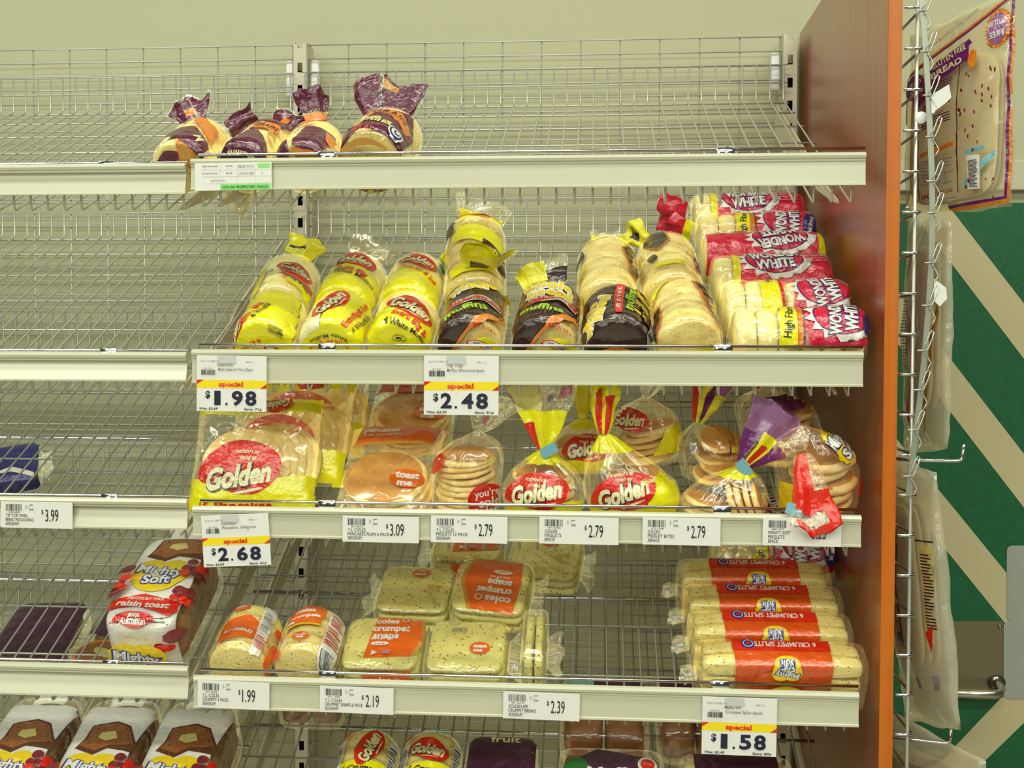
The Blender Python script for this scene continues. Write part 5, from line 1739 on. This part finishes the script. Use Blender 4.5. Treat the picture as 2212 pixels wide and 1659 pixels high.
def hanging(name, label, far, near, y0, y1, w_items, items, fil, th=.03, slices=3, crumb=FLAT, inset=(.08, .08, .1, .18), group=None, seed=1.0, proj_flip=1):
    """flat bag seen obliquely; far / near = ((px, py top), (px, py bottom)) measured on its far and near edges, standing at Y = y0 and y1"""
    A0, A1 = at_y(*far[0], y0), at_y(*far[1], y0)
    B0, B1 = at_y(*near[0], y1), at_y(*near[1], y1)
    c = (A0 + A1 + B0 + B1) / 4
    ex = ((B0 + B1) - (A0 + A1)).normalized()
    ez = V((0, 0, 1))
    en = ex.cross(ez).normalized()          # towards the viewer's side
    mtx = M((ex, -en, ez)).transposed().to_4x4()
    mtx.translation = c
    t = thing(name, label, 'hanging bag', mtx, group)
    inv = mtx.inverted()
    q = [inv @ p for p in (A1, B1, B0, A0)]
    W = (q[1].x - q[0].x)
    Hh = ((q[2].z + q[3].z) - (q[0].z + q[1].z)) / 2
    x0, z0 = (q[0].x + q[3].x) / 2, (q[0].z + q[1].z) / 2
    bm = bmesh.new()
    nx, nz = 16, 24
    jit = crinkle(.004, 22, seed)
    G = {}
    for s in (0, 1):
        for i in range(nx + 1):
            for j in range(nz + 1):
                u, v = i / nx, j / nz
                bx = q[0] * (1 - u) * (1 - v) + q[1] * u * (1 - v) + q[2] * u * v + q[3] * (1 - u) * v
                e = (max(0, 4 * u * (1 - u))) ** .6 * (max(0, 4 * v * (1 - v))) ** .5
                edge = i in (0, nx) or j in (0, nz)
                if s == 1 and edge:
                    G[s, i, j] = G[0, i, j]
                    continue
                p = V((bx.x, (-1 if s == 0 else 1) * (th / 2 * e + .0004), bx.z))
                G[s, i, j] = bm.verts.new(jit(p))
    for s in (0, 1):
        for i in range(nx):
            for j in range(nz):
                f = (G[s, i, j], G[s, i + 1, j], G[s, i + 1, j + 1], G[s, i, j + 1])
                bm.faces.new(f if s == 0 else f[::-1])
    bv = bvh_of(bm)
    obj('clear_bag', bm, fil, t)
    l, r, b, tp = inset
    tk = (th - .014) / slices
    for i in range(slices):
        bm = bmesh.new()
        w, h = W * (1 - l - r), Hh * (1 - b - tp)
        rslab(bm, w, h, tk * .95, 5, (0, 0, 0), crinkle(.0014, 40, seed + i), p=3)
        bmesh.ops.transform(bm, matrix=M.Translation((x0 + W * l + w / 2, -th / 2 + .007 + tk * (i + .5), z0 + Hh * b + h / 2)) @ M.Rotation(PI / 2, 4, 'X'), verts=bm.verts[:])
        obj('bread_slice', bm, crumb, t)
    if items:
        sx, sz = W * 1000 / w_items[0], Hh * 1000 / w_items[1]

        def proj(p, qq):
            u, v = p / (w_items[0] * .001), qq / (w_items[1] * .001)
            u += .065 * math.sin(PI * min(max(u, 0), 1))
            bx = q[0] * (1 - u) * (1 - v) + q[1] * u * (1 - v) + q[2] * u * v + q[3] * (1 - u) * v
            return V((bx.x, -.2, bx.z)), V((0, 1, 0))
        print_on(bv, proj, items, t, off=.0008)
    return t


def mirror(it):
    vs, fs, k = shape2d(it)
    cx = it[2]
    return ('multi', [[(2 * cx - vs[i][0], vs[i][1]) for i in f][::-1] for f in fs], k)


# print coordinates of the big bag: 240 wide, 450 high, as it faces the aisle
GF = [('p', [(2, 336), (236, 440), (236, 446), (2, 342)], 'amber'), ('p', [(2, 330), (236, 434), (236, 440), (2, 336)], 'purple'),
      ('p', [(226, 20), (232, 20), (236, 440), (231, 440)], 'purple'), ('p', [(232, 14), (238, 14), (240, 446), (236, 446)], 'amber'),
      ('p', [(98, 8), (232, 20), (232, 26), (98, 14)], 'purple'), ('p', [(98, 0), (238, 12), (238, 19), (98, 8)], 'amber'), ('p', [(8, 336), (14, 336), (16, 220), (12, 220)], 'amber'),
      ('s', 208, 376, 27, 19, 26, 1.5, 'amber'), ('e', 208, 376, 19, 33, 0, 'lilac'), mirror(txt('GLUTEN', 208, 388, 12, -4, 'white', bold=.02, w=36)), mirror(txt('FREE', 208, 364, 12, -4, 'white', bold=.02, w=28)),
      ('e', 34, 304, 22, 32, 0, 'purple'), mirror(txt('FAST', 36, 312, 12, -16, 'white', bold=.02, w=26)), mirror(txt('FREE', 36, 292, 10, -16, 'white', bold=.02, w=22)),
      ('p', [(40, 242), (78, 288), (148, 328), (150, 372), (84, 346), (64, 326), (38, 300)], 'purple'), ('p', [(130, 324), (152, 322), (150, 356), (158, 362), (148, 372)], 'purple'), ('e', 160, 326, 9, 20, 0, 'amber'),
      txt('GLUTEN FREE', 108, 346, 13, 19, 'cream', bold=.02, w=74), txt('BREAD', 106, 322, 14, 16, 'cream', bold=.03, w=66)]
GF += [('r', 42, 34, 132, 300, 'face2')] if False else []
GF += [('p', [(132, 40), (134, 40), (136, 318), (134, 318)], 'plum'), ('p', [(48, 34), (50, 34), (48, 200), (46, 200)], 'plum')]
for z, n in ((282, 4), (240, 3), (206, 4)):
    GF += [('multi', [[(58, z - 6 * i - 2 + 7), (122, z - 6 * i + 14), (122, z - 6 * i + 16), (58, z - 6 * i + 9)] for i in range(n)], 'plum')]
GF += [txt('INGREDIENTS', 94, 298, 5, 12, 'purple', w=30), txt('QUICK HINTS', 92, 222, 5, 12, 'purple', w=34), ('p', [(80, 148), (98, 150), (88, 174)], 'black'), ('e', 89, 156, 4, 4, 0, 'cream'),
       ('p', [(58, 128), (130, 144), (130, 154), (58, 138)], 'amber'), ('bars', 60, 64, 128, 124, 8, 'grey', False), ('r', 92, 62, 93.5, 130, 'grey'), ('r', 110, 62, 111.5, 132, 'grey'), txt('BAKERY PTY LTD', 92, 42, 7, 8, 'wine', w=70, bold=.03), ('bars', 60, 22, 132, 36, 3, 'grey', False),
       ('r', 160, 44, 186, 116, 'white'), ('bars', 163, 48, 182, 108, 22, 'black', False), ('p', [(150, 48), (158, 54), (158, 74), (150, 64)], 'sky'), ('p', [(188, 84), (218, 110), (218, 124), (188, 100)], 'sky'), ('p', [(158, 118), (196, 126), (196, 134), (158, 128)], 'sky'), txt('RESEALABLE BAG TO KEEP FRESHNESS', 120, 400, 7, 24, 'grey', w=118)]
for i in range(26):
    rr = random.Random(i)
    x, z = rr.uniform(140, 222), rr.uniform(20, 300)
    GF.append(('e', x, z, 1.8, 4.5, rr.uniform(-20, 20), 'wine'))
hanging('bread_bag', 'large flat bread bag with orange and purple border hanging at the top of the rack', ((1958, 75), (1962, 462)), ((2192, -22), (2192, 452)), -.42, -.60, (240, 450), GF, BAGF, th=.036, slices=3, seed=130, inset=(.08, .09, .05, .24))
hanging('bread_bag', 'narrow milky bread bag seen edge on below the large bordered bag', ((1955, 470), (1958, 985)), ((2056, 476), (2050, 970)), -.36, -.56, (100, 500), [('bars', 4, 180, 26, 330, 22, 'plum', False), ('p', [(26, 60), (31, 60), (30, 140), (24, 130)], 'redlip'), ('p', [(60, 40), (64, 40), (88, 300), (84, 330), (78, 200)], 'tan')], BAGM, th=.034, slices=2, seed=131, inset=(.12, .3, .18, .12), group='milky bread bags on the rack')
hanging('bread_bag', 'milky bread bag with a folded inner label hanging from the upper peg hook', ((1935, 990), (1925, 1560)), ((2062, 1010), (2032, 1560)), -.36, -.54, (130, 540), [('p', [(36, 170), (46, 160), (52, 410), (46, 420), (46, 200)], 'plum'), ('p', [(10, 180), (44, 190), (50, 400), (10, 392)], 'tan'), ('bars', 14, 200, 44, 380, 20, 'crust', False), ('p', [(98, 160), (110, 180), (124, 380), (100, 390)], 'butter'), ('bars', 102, 210, 118, 370, 24, 'plum', False), ('p', [(98, 200), (112, 220), (106, 160)], 'redlip'), ('r', 100, 84, 110, 112, 'grey'), ('r', 66, 80, 74, 106, 'grey'), ('r', 98, 392, 122, 395, 'black')], BAGM, th=.05, slices=3, seed=132, inset=(.1, .35, .22, .16), group='milky bread bags on the rack')
hanging('bread_bag', 'pale bread bag sloping out at the bottom right below the lower peg hook', ((1915, 1540), (1905, 1760)), ((2140, 1630), (2135, 1760)), -.34, -.52, (220, 200), [('bars', 10, 60, 100, 120, 12, 'grey', False)], BAGM, th=.03, slices=2, seed=133, inset=(.1, .2, .1, .3), group='milky bread bags on the rack')
# hang hole, drawn as an added white disc, and paper tags of the bags
bm = bmesh.new()
c = at_y(1990, 254, -.607)
lathe(bm, [(0, 0), (.007, 0), (.008, .0006), (.007, .0012), (0, .0012)], 20, 'Y', (0, 0, 0))
tag(obj('hang_hole_disc', bm, WHITEP, mtx=M.Translation(c)), 'white disc drawn for the hang hole beside the clip strip on the large bordered bag', 'button')
for i, (P, lab) in enumerate(((((2012, 205), (2050, 182), (2055, 210), (2046, 220), (2012, 246)), 'white paper tag clipped at the upper part of the strip'), (((2018, 602), (2044, 622), (2046, 645), (2030, 662), (2018, 650)), 'white paper tag clipped at the middle of the strip'))):
    ps = [at_y(a, b, -.618) for a, b in P]
    c = ps[0].copy()
    bm = bmesh.new()
    f = bm.faces.new([bm.verts.new(p - c) for p in ps])
    r = bmesh.ops.extrude_face_region(bm, geom=[f])
    for v in r['geom']:
        if isinstance(v, bmesh.types.BMVert):
            v.co.y += .0006
    bmesh.ops.recalc_face_normals(bm, faces=bm.faces[:])
    tag(obj('paper_tag', bm, PAPER, smooth=False, mtx=M.Translation(c)), lab, 'tag', None)
